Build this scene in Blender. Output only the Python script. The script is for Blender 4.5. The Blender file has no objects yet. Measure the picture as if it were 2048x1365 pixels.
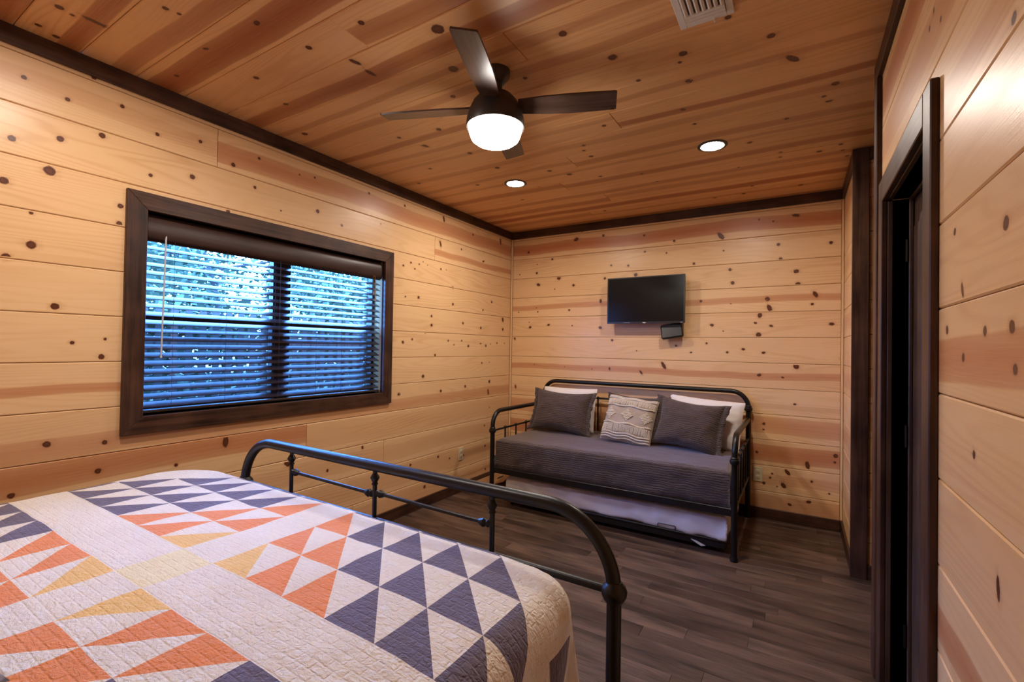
import bpy, bmesh, math, random
from mathutils import Vector, Matrix
from mathutils.geometry import delaunay_2d_cdt
R = math.radians
rng = random.Random(7)
SC = bpy.context.scene
COL = SC.collection

# ------------------------------------------------------------------ camera
CAM_POS = Vector((2.819, -4.562, 1.429))
YAW, PITCH, ROLL = 0.5506, 0.0129, 0.0163
fw = Vector((-math.sin(YAW)*math.cos(PITCH), math.cos(YAW)*math.cos(PITCH), math.sin(PITCH)))
rt0 = Vector((math.cos(YAW), math.sin(YAW), 0)); up0 = rt0.cross(fw)
rt = rt0*math.cos(ROLL)+up0*math.sin(ROLL); up = up0*math.cos(ROLL)-rt0*math.sin(ROLL)
cd = bpy.data.cameras.new('camera'); cam = bpy.data.objects.new('camera', cd); COL.objects.link(cam)
cd.sensor_width = 36.0; cd.lens = 932.28*36/2048; cd.clip_start = 0.02; cd.clip_end = 200
m = Matrix((rt, up, -fw)).transposed().to_4x4(); m.translation = CAM_POS; cam.matrix_world = m
SC.camera = cam

# ------------------------------------------------------------------ sky and exposure
SKY = (0.10, 0.32, 1.0); SKY_STRENGTH = 60.0
w = bpy.data.worlds.new('sky'); SC.world = w; w.use_nodes = True
bg = w.node_tree.nodes['Background']; bg.inputs[0].default_value = (*SKY, 1); bg.inputs[1].default_value = SKY_STRENGTH
SC.view_settings.view_transform = 'Standard'; SC.view_settings.look = 'None'
SC.view_settings.gamma = 1.0; SC.view_settings.use_curve_mapping = False
SC.view_settings.exposure = -0.25
BOWL_L = 62.0      # radiance of the frosted bowl under the fan
CAN_L = 600.0      # radiance of the recessed ceiling lamps

# ------------------------------------------------------------------ room dimensions (metres)
H = 2.74; XR = 3.13; YB = 0.0; YN = -5.6; XH = 4.4
Y_END = -1.88      # far end of the right-hand wall
Y_BUMP = -0.855    # front face of the closet block in the far right corner
Z0, GS = 0.0095, 0.2195
ZC = 2.66; ZB = 0.09
WIN = (-3.53, -1.94, 1.05, 2.09)   # clear window opening y0,y1,z0,z1

# ------------------------------------------------------------------ mesh helpers
class MB:
    def __init__(s): s.v = []; s.f = []; s.uv = None
    def add(s, vs, fs):
        o = len(s.v); s.v += [tuple(p) for p in vs]; s.f += [tuple(i+o for i in f) for f in fs]
    def box(s, x0, x1, y0, y1, z0, z1, M=None):
        vs = [Vector((x, y, z)) for z in (z0, z1) for y in (y0, y1) for x in (x0, x1)]
        if M: vs = [M @ p for p in vs]
        s.add(vs, [(0,2,3,1),(4,5,7,6),(0,1,5,4),(2,6,7,3),(0,4,6,2),(1,3,7,5)])
    def bbox(s, x0, x1, y0, y1, z0, z1, b=.004, M=None):
        """box with chamfered edges"""
        bm = bmesh.new(); bmesh.ops.create_cube(bm, size=1)
        for v in bm.verts: v.co = Vector(((x0+x1)/2+v.co.x*(x1-x0), (y0+y1)/2+v.co.y*(y1-y0), (z0+z1)/2+v.co.z*(z1-z0)))
        b = min(b, .45*min(x1-x0, y1-y0, z1-z0))
        bmesh.ops.bevel(bm, geom=bm.edges[:], offset=b, segments=1, affect='EDGES')
        bm.verts.index_update()
        s.add([(M @ v.co) if M else v.co for v in bm.verts], [[v.index for v in f.verts] for f in bm.faces]); bm.free()
    def tube(s, pts, r, n=10, closed=False, caps=True):
        pts = [Vector(p) for p in pts]; rs = r if isinstance(r, (list, tuple)) else [r]*len(pts)
        k = len(pts); tang = []
        for i in range(k):
            a = pts[(i-1) % k if closed else max(i-1, 0)]; b = pts[(i+1) % k if closed else min(i+1, k-1)]
            tang.append((b-a).normalized())
        nrm = tang[0].orthogonal().normalized(); o = len(s.v)
        for i in range(k):
            t = tang[i]; nrm = (nrm-t*nrm.dot(t)).normalized(); bn = t.cross(nrm)
            for j in range(n):
                a = 2*math.pi*j/n; s.v.append(tuple(pts[i]+(nrm*math.cos(a)+bn*math.sin(a))*rs[i]))
        for i in range(k if closed else k-1):
            i2 = (i+1) % k
            for j in range(n):
                s.f.append((o+i*n+j, o+i*n+(j+1) % n, o+i2*n+(j+1) % n, o+i2*n+j))
        if caps and not closed:
            s.f.append(tuple(o+j for j in range(n))[::-1]); s.f.append(tuple(o+(k-1)*n+j for j in range(n)))
    def lathe(s, prof, c=(0,0,0), n=32, axis='z', caps=True):
        """prof = [(r,h)...] from bottom to top"""
        o = len(s.v); k = len(prof)
        for r, h in prof:
            for j in range(n):
                a = 2*math.pi*j/n; p = (r*math.cos(a), r*math.sin(a), h)
                if axis == 'x': p = (p[2], p[0], p[1])
                if axis == 'y': p = (p[0], p[2], -p[1])
                s.v.append((c[0]+p[0], c[1]+p[1], c[2]+p[2]))
        for i in range(k-1):
            for j in range(n): s.f.append((o+i*n+j, o+i*n+(j+1) % n, o+(i+1)*n+(j+1) % n, o+(i+1)*n+j))
        if caps: s.f.append(tuple(o+j for j in range(n))[::-1]); s.f.append(tuple(o+(k-1)*n+j for j in range(n)))
    def ball(s, c, r, n=12, sz=1.0):
        k = 8; s.lathe([(max(1e-4, r*math.sin(math.pi*i/k)), -r*sz*math.cos(math.pi*i/k)) for i in range(k+1)], c, n)
    def build(s, name, mat, parent=None, smooth=False, loc=None):
        me = bpy.data.meshes.new(name); me.from_pydata(s.v, [], s.f)
        if smooth:
            me.polygons.foreach_set('use_smooth', [True]*len(me.polygons))
            me.set_sharp_from_angle(angle=R(38))
        if s.uv:
            ul = me.uv_layers.new(name='UVMap')
            vi = [0]*len(me.loops); me.loops.foreach_get('vertex_index', vi)
            ul.data.foreach_set('uv', [c for i in vi for c in s.uv[i]])
        me.materials.append(mat); me.update()
        o = bpy.data.objects.new(name, me); COL.objects.link(o)
        if loc: o.location = loc
        if parent: o.parent = parent
        return o
def empty(name, loc=(0,0,0), rz=0):
    o = bpy.data.objects.new(name, None); o.empty_display_size = .1; COL.objects.link(o)
    o.location = loc; o.rotation_euler = (0, 0, rz); return o
def tag(o, label, cat=None, group=None, kind=None):
    o['label'] = label
    if cat: o['category'] = cat
    if group: o['group'] = group
    if kind: o['kind'] = kind
    return o
def struct(o, label=None):
    o['kind'] = 'structure'
    if label: o['label'] = label
    return o
def arc(c, r, a0, a1, n, ux, uz):
    c = Vector(c); ux = Vector(ux); uz = Vector(uz)
    return [c+ux*r*math.cos(R(a0+(a1-a0)*i/n))+uz*r*math.sin(R(a0+(a1-a0)*i/n)) for i in range(n+1)]
def copy_tree(o, parent=None):
    c = o.copy(); COL.objects.link(c)
    if parent: c.parent = parent
    for ch in list(o.children): copy_tree(ch, c)
    return c

# ------------------------------------------------------------------ materials
def newmat(name):
    mt = bpy.data.materials.new(name); mt.use_nodes = True; nt = mt.node_tree
    return mt, nt, nt.nodes['Principled BSDF']
class N:
    """tiny node builder"""
    def __init__(s, nt): s.nt = nt
    def n(s, typ, **k):
        nd = s.nt.nodes.new(typ)
        for a, v in k.items(): setattr(nd, a, v)
        return nd
    def set(s, sock, v):
        if isinstance(v, bpy.types.NodeSocket): s.nt.links.new(v, sock)
        elif v is not None: sock.default_value = v
    def math(s, op, a, b=None, c=None, clamp=False):
        nd = s.n('ShaderNodeMath', operation=op, use_clamp=clamp)
        for i, v in enumerate((a, b, c)): s.set(nd.inputs[i], v)
        return nd.outputs[0]
    def vmul(s, a, b):
        nd = s.n('ShaderNodeVectorMath', operation='MULTIPLY'); s.set(nd.inputs[0], a); s.set(nd.inputs[1], b); return nd.outputs[0]
    def vadd(s, a, b):
        nd = s.n('ShaderNodeVectorMath', operation='ADD'); s.set(nd.inputs[0], a); s.set(nd.inputs[1], b); return nd.outputs[0]
    def mix(s, f, a, b, typ='MIX'):
        nd = s.n('ShaderNodeMix', data_type='RGBA', blend_type=typ); s.set(nd.inputs[0], f)
        s.set(nd.inputs[6], a); s.set(nd.inputs[7], b); return nd.outputs[2]
    def noise(s, v, scale, detail=3, rough=.5, dist=0):
        nd = s.n('ShaderNodeTexNoise'); s.set(nd.inputs['Vector'], v); nd.inputs['Scale'].default_value = scale
        nd.inputs['Detail'].default_value = detail; nd.inputs['Roughness'].default_value = rough; nd.inputs['Distortion'].default_value = dist
        return nd.outputs['Fac']
    def ramp(s, f, stops, interp='LINEAR'):
        nd = s.n('ShaderNodeValToRGB'); s.set(nd.inputs[0], f); cr = nd.color_ramp; cr.interpolation = interp
        while len(cr.elements) < len(stops): cr.elements.new(.5)
        for e, (p, c) in zip(cr.elements, stops): e.position = p; e.color = (*c, 1) if len(c) == 3 else c
        return nd.outputs[0]
    def bump(s, h, strength=.3, dist=.01, prev=None):
        nd = s.n('ShaderNodeBump'); s.set(nd.inputs['Height'], h); nd.inputs['Strength'].default_value = strength
        nd.inputs['Distance'].default_value = dist
        if prev: s.set(nd.inputs['Normal'], prev)
        return nd.outputs[0]
    def attr(s, name):
        nd = s.n('ShaderNodeAttribute', attribute_name=name); return nd.outputs['Fac']
    def objcoord(s): return s.n('ShaderNodeTexCoord').outputs['Object']
    def uv(s): return s.n('ShaderNodeTexCoord').outputs['UV']
    def rand(s): return s.n('ShaderNodeObjectInfo').outputs['Random']
def V3(*c): return (*c, 1.0)

def pine_material(name, light, mid, red, rough=.35, redmix=1.0):
    mt, nt, b = newmat(name); g = N(nt)
    co = g.objcoord(); rn = g.rand()
    off = g.n('ShaderNodeCombineXYZ'); g.set(off.inputs[0], g.math('MULTIPLY', rn, 53.0)); g.set(off.inputs[1], g.math('MULTIPLY', rn, 17.0))
    p = g.vadd(co, off.outputs[0])
    # plain-sawn figure: contour lines of a noise stretched along the board
    warp = g.noise(g.vmul(p, (.55, 5.0, 1)), 1.0, 2, .45)
    sep = g.n('ShaderNodeSeparateXYZ'); g.set(sep.inputs[0], p)
    sepo = g.n('ShaderNodeSeparateXYZ'); g.set(sepo.inputs[0], co)
    ph = g.math('ADD', g.math('MULTIPLY', sep.outputs[1], 210.0), g.math('MULTIPLY', warp, 95.0))
    ring = g.math('POWER', g.math('MULTIPLY_ADD', g.math('SINE', ph), .5, .5), 2.2)
    fine = g.noise(g.vmul(p, (5.0, 260.0, 1)), 1.0, 2, .6)
    cloud = g.noise(g.vmul(p, (1.6, 9.0, 1)), 1.0, 3, .5)
    patch = g.noise(g.vmul(p, (1.1, 3.0, 1)), 1.0, 1, .5)
    patch = g.math('MULTIPLY_ADD', patch, 2.6, -1.0, clamp=True)
    f = g.math('MULTIPLY', g.math('MULTIPLY', ring, .55), g.math('MULTIPLY_ADD', patch, .8, .2))
    f = g.math('ADD', f, g.math('MULTIPLY_ADD', cloud, .6, -.27), clamp=True)
    f = g.math('ADD', f, g.math('MULTIPLY_ADD', fine, .36, -.18), clamp=True)
    c = g.mix(f, V3(*light), V3(*mid))
    # heartwood band
    hc, hw, hs = g.attr('hc'), g.attr('hw'), g.attr('hs')
    wob = g.noise(g.vmul(p, (1.1, .2, 1)), 1.0, 2, .4)
    d = g.math('ABSOLUTE', g.math('SUBTRACT', sepo.outputs[1], g.math('ADD', hc, g.math('MULTIPLY_ADD', wob, .08, -.04))))
    d = g.math('SUBTRACT', hw, d)
    band = g.math('MULTIPLY_ADD', d, 140.0, .5, clamp=True)
    inner = g.math('MULTIPLY_ADD', d, 16.0, .15, clamp=True)
    band = g.math('MULTIPLY', g.math('MULTIPLY', band, hs), g.math('MULTIPLY_ADD', inner, .35, .65))
    band = g.math('MULTIPLY', band, g.math('MULTIPLY_ADD', fine, .5, .72), clamp=True)
    c = g.mix(g.math('MULTIPLY', band, redmix), c, V3(*red))
    # board to board tone
    c = g.mix(g.math('MULTIPLY_ADD', rn, .26, 0.0), c, g.mix(1.0, c, V3(.82, .70, .58), 'MULTIPLY'))
    # knots
    k = g.attr('knot'); kn = g.math('ADD', k, g.math('MULTIPLY_ADD', g.noise(g.vmul(p, (60, 60, 1)), 1.0, 2), .3, -.15))
    kn = g.math('MULTIPLY', kn, g.math('GREATER_THAN', k, .01))
    c = g.mix(g.ramp(kn, [(0, (0,0,0)), (.12, (.10,.10,.10)), (.45, (.65,.65,.65)), (.62, (1,1,1))]), c,
              g.ramp(kn, [(.2, (.36,.13,.04)), (.6, (.17,.052,.018)), (.85, (.075,.022,.010)), (1, (.13,.040,.014))]))
    g.set(b.inputs['Base Color'], c)
    g.set(b.inputs['Roughness'], g.math('MULTIPLY_ADD', cloud, .16, rough-.08))
    b.inputs['Specular IOR Level'].default_value = .36
    g.set(b.inputs['Normal'], g.bump(g.math('ADD', g.math('MULTIPLY', fine, .35), g.math('MULTIPLY', cloud, 1.0)), .06, .01))
    return mt
PINE = pine_material('pine_boards', (.80,.525,.275), (.61,.325,.135), (.48,.158,.056))
PINE_C = pine_material('pine_ceiling_boards', (.80,.46,.205), (.60,.275,.098), (.345,.088,.024), .40)

def dark_material(name, axis, base=(.018,.0075,.0045), hi=(.105,.045,.025), rough=.42, gloss=.32):
    mt, nt, b = newmat(name); g = N(nt); co = g.vadd(g.objcoord(), (3.13, 1.71, 2.37))
    st = [1.8 if i == axis else 42.0 for i in range(3)]
    f1 = g.noise(g.vmul(co, st), 1.0, 4, .62, .6); f2 = g.noise(co, 6.0, 3, .5)
    f = g.math('MULTIPLY_ADD', g.math('ADD', g.math('MULTIPLY', f1, .72), g.math('MULTIPLY', f2, .5)), 2.6, -1.15, clamp=True)
    g.set(b.inputs['Base Color'], g.mix(f, V3(*base), V3(*hi)))
    g.set(b.inputs['Roughness'], g.math('MULTIPLY_ADD', f2, .2, rough-.1)); b.inputs['Specular IOR Level'].default_value = gloss
    g.set(b.inputs['Normal'], g.bump(f1, .12, .004)); return mt
DARK = [dark_material('dark_stained_wood_%s' % a, i) for i, a in enumerate('xyz')]
def floor_material():
    mt, nt, b = newmat('grey_brown_floor_boards'); g = N(nt)
    co = g.objcoord(); rn = g.rand()
    off = g.n('ShaderNodeCombineXYZ'); g.set(off.inputs[0], g.math('MULTIPLY', rn, 91.0)); g.set(off.inputs[1], g.math('MULTIPLY', rn, 23.0))
    p = g.vadd(co, off.outputs[0])
    sep = g.n('ShaderNodeSeparateXYZ'); g.set(sep.inputs[0], p)
    warp = g.noise(g.vmul(p, (1.6, 10.0, 1)), 1.0, 2, .5)
    ring = g.math('MULTIPLY_ADD', g.math('SINE', g.math('ADD', g.math('MULTIPLY', sep.outputs[1], 330.0), g.math('MULTIPLY', warp, 60.0))), .5, .5)
    fine = g.noise(g.vmul(p, (7, 240, 1)), 1.0, 3, .65); cloud = g.noise(g.vmul(p, (2.2, 12, 1)), 1.0, 3, .5)
    f = g.math('ADD', g.math('MULTIPLY', ring, .16), g.math('MULTIPLY_ADD', fine, 1.5, -.62))
    f = g.math('ADD', f, g.math('MULTIPLY_ADD', cloud, 2.4, -.92), clamp=True)
    c = g.mix(f, V3(.175,.104,.070), V3(.030,.017,.011))
    c = g.mix(g.math('MULTIPLY', rn, .9), c, g.mix(1.0, c, V3(.50, .43, .40), 'MULTIPLY'))
    g.set(b.inputs['Base Color'], c); g.set(b.inputs['Roughness'], g.math('MULTIPLY_ADD', fine, .2, .40))
    b.inputs['Specular IOR Level'].default_value = .4
    g.set(b.inputs['Normal'], g.bump(fine, .10, .004)); return mt
FLOOR = floor_material()
def plain(name, col, rough=.5, metal=0, spec=.5, var=.0, vscale=30, bump=0, coat=0):
    mt, nt, b = newmat(name); g = N(nt)
    f = g.noise(g.objcoord(), vscale, 3)
    lo = tuple(c*(1-var) for c in col); hi = tuple(min(1, c*(1+var)) for c in col)
    g.set(b.inputs['Base Color'], g.mix(f, V3(*lo), V3(*hi)))
    b.inputs['Roughness'].default_value = rough; b.inputs['Metallic'].default_value = metal; b.inputs['Specular IOR Level'].default_value = spec
    b.inputs['Coat Weight'].default_value = coat
    if bump: g.set(b.inputs['Normal'], g.bump(f, bump, .004))
    return mt
def emit(name, col, s):
    mt, nt, b = newmat(name); b.inputs['Base Color'].default_value = V3(.9,.9,.88)
    b.inputs['Emission Color'].default_value = V3(*col); b.inputs['Emission Strength'].default_value = s; return mt
BLACK = plain('black_bronze_metal', (.0075,.006,.006), .36, .0, .36, .25, 40)
FANMETAL = plain('oiled_bronze', (.035,.028,.026), .42, .0, .5, .2, 40)
WHITE = plain('white_paint', (.72,.70,.66), .45, 0, .4, .05)
IVORY = plain('ivory_plastic', (.66,.56,.36), .4, 0, .5, .03)
SLOT = plain('dark_slot', (.02,.017,.014), .6)
SCREEN = plain('tv_screen', (.004,.0035,.003), .22, 0, .25, .1, 8)
BEZEL = plain('tv_bezel', (.008,.008,.008), .3)
GREYMARK = plain('silver_print', (.6,.6,.6), .4)
WALLBACK = plain('groove_shadow_board', (.42,.24,.10), .7, 0, .2, .1)

def fabric(name, col, kind='rows', scale=1.0, strength=.5, rough=.85, var=.12, sheen=.3):
    mt, nt, b = newmat(name); g = N(nt); u = g.uv()
    sep = g.n('ShaderNodeSeparateXYZ'); g.set(sep.inputs[0], u)
    nz = g.noise(g.vmul(u, (1,1,1)), 45*scale, 3, .6); low = g.noise(u, 9*scale, 2)
    if kind == 'rows':       # matelasse rows of puckers
        row = g.math('MULTIPLY', g.math('ADD', sep.outputs[1], g.math('MULTIPLY_ADD', g.noise(u, 14*scale, 3, .6), .034/scale, -.017/scale)), 58.0*scale)
        fr = g.math('FRACT', row)
        line = g.math('MULTIPLY', g.math('MULTIPLY', fr, g.math('SUBTRACT', 1.0, fr)), 4.0)
        puck = g.noise(g.vmul(u, (45*scale, 70*scale, 1)), 1.0, 2, .6)
        h = g.math('ADD', g.math('MULTIPLY', g.math('POWER', line, .5), g.math('MULTIPLY_ADD', low, 1.4, .1)), g.math('MULTIPLY', puck, 1.3))
    elif kind == 'quilt':    # brick-like hand quilting with crinkles
        br = g.n('ShaderNodeTexBrick'); g.set(br.inputs['Vector'], u); br.offset = .5
        br.inputs['Scale'].default_value = 1.0; br.inputs['Brick Width'].default_value = .042; br.inputs['Row Height'].default_value = .021
        br.inputs['Mortar Size'].default_value = .0035; br.inputs['Mortar Smooth'].default_value = 1.0
        br.inputs['Color1'].default_value = V3(1,1,1); br.inputs['Color2'].default_value = V3(1,1,1); br.inputs['Mortar'].default_value = V3(0,0,0)
        cr = g.noise(g.vmul(u, (1.0, 1.6, 1)), 70, 2, .6, 1.2)
        h = g.math('ADD', g.math('MULTIPLY', br.outputs['Color'], .26), g.math('ADD', g.math('MULTIPLY', cr, 1.0), g.math('MULTIPLY', g.noise(g.vmul(u, (1.0, 1.3, 1)), 34, 2, .5, 1.5), 1.1)))
    elif kind == 'knit':
        wv = g.n('ShaderNodeTexWave', bands_direction='Y'); g.set(wv.inputs['Vector'], u); wv.inputs['Scale'].default_value = 40*scale; wv.inputs['Distortion'].default_value = 1.5
        h = g.math('ADD', wv.outputs['Fac'], g.math('MULTIPLY', nz, .6))
    else:
        h = g.math('ADD', g.math('MULTIPLY', nz, .5), g.math('MULTIPLY', low, .9))
    lo = tuple(c*(1-var) for c in col); hi = tuple(min(1, c*(1+var)) for c in col)
    g.set(b.inputs['Base Color'], g.mix(g.math('ADD', g.math('MULTIPLY', low, .7), g.math('MULTIPLY', nz, .3)), V3(*lo), V3(*hi)))
    b.inputs['Roughness'].default_value = rough; b.inputs['Specular IOR Level'].default_value = .25
    b.inputs['Sheen Weight'].default_value = sheen
    g.set(b.inputs['Normal'], g.bump(h, strength, .006)); return mt
Q_WHITE = fabric('quilt_cream_cotton', (.80,.74,.66), 'quilt', 1, .8)
Q_YEL = fabric('quilt_golden_cotton', (.83,.53,.16), 'quilt', 1, .8)
Q_PALE = fabric('quilt_pale_yellow_cotton', (.83,.74,.46), 'quilt', 1, .8)
Q_ORG = fabric('quilt_orange_cotton', (.80,.26,.066), 'quilt', 1, .8)
Q_BLU = fabric('quilt_slate_cotton', (.125,.105,.165), 'quilt', 1, .8)
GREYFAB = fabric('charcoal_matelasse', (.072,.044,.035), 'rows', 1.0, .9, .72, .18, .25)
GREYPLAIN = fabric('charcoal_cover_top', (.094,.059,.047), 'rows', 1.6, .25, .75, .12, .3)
SHEET = fabric('white_sheet', (.74,.68,.64), 'plain', .5, .35, .7, .06, .1)
SHEETG = fabric('grey_trundle_sheet', (.70,.63,.61), 'plain', .4, .45, .7, .06, .1)
KNIT = fabric('cream_cotton_knit', (.66,.54,.40), 'knit', 1.0, .5)
KNITTAN = fabric('oat_cotton_weave', (.42,.32,.235), 'knit', 2.0, .4)
FUR = fabric('grey_throw_cushion', (.20,.16,.15), 'plain', 2.5, .8)
DOORW = dark_material('door_stain_brightened', 2, (.040,.022,.014), (.12,.068,.044), .45, .35)  # dark stain brightened in colour, standing in for light missing inside the doorway
BLADE = dark_material('fan_blade_walnut', 0, (.035,.018,.012), (.10,.055,.04), .30, .5)
BLIND = plain('dark_brown_blind', (.030,.019,.016), .30, 0, .55, .15, 8)
VALANCE = dark_material('blind_valance', 1, (.030,.013,.010), (.055,.026,.019), .40, .4)
FRAME = plain('bronze_window_frame', (.022,.014,.012), .4)
CORD = plain('blind_cord', (.05,.04,.04), .7)
CLEAR = plain('clear_wand', (.55,.55,.6), .15)
CARD = plain('brown_cardboard', (.36,.19,.08), .8, 0, .2, .1)
mt, nt, b = newmat('window_glass'); g = N(nt)
for nd in list(nt.nodes):
    if nd.type == 'BSDF_PRINCIPLED': nt.nodes.remove(nd)
tr = g.n('ShaderNodeBsdfTransparent'); gl = g.n('ShaderNodeBsdfGlossy'); gl.inputs['Roughness'].default_value = .02
mx = g.n('ShaderNodeMixShader'); mx.inputs[0].default_value = .06
nt.links.new(tr.outputs[0], mx.inputs[1]); nt.links.new(gl.outputs[0], mx.inputs[2])
nt.links.new(mx.outputs[0], nt.nodes['Material Output'].inputs['Surface']); GLASS = mt
mt, nt, b = newmat('insect_screen'); g = N(nt)
nt.nodes.remove(b); tr = g.n('ShaderNodeBsdfTransparent'); df = g.n('ShaderNodeBsdfDiffuse'); df.inputs[0].default_value = V3(.03,.03,.03)
mx = g.n('ShaderNodeMixShader'); mx.inputs[0].default_value = .5
nt.links.new(tr.outputs[0], mx.inputs[1]); nt.links.new(df.outputs[0], mx.inputs[2])
nt.links.new(mx.outputs[0], nt.nodes['Material Output'].inputs['Surface']); SCRN = mt
BOWL = emit('lit_frosted_bowl', (1.0, .92, .85), BOWL_L)
LENS = emit('lit_can_lens', (1.0, .89, .79), CAN_L)

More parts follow.
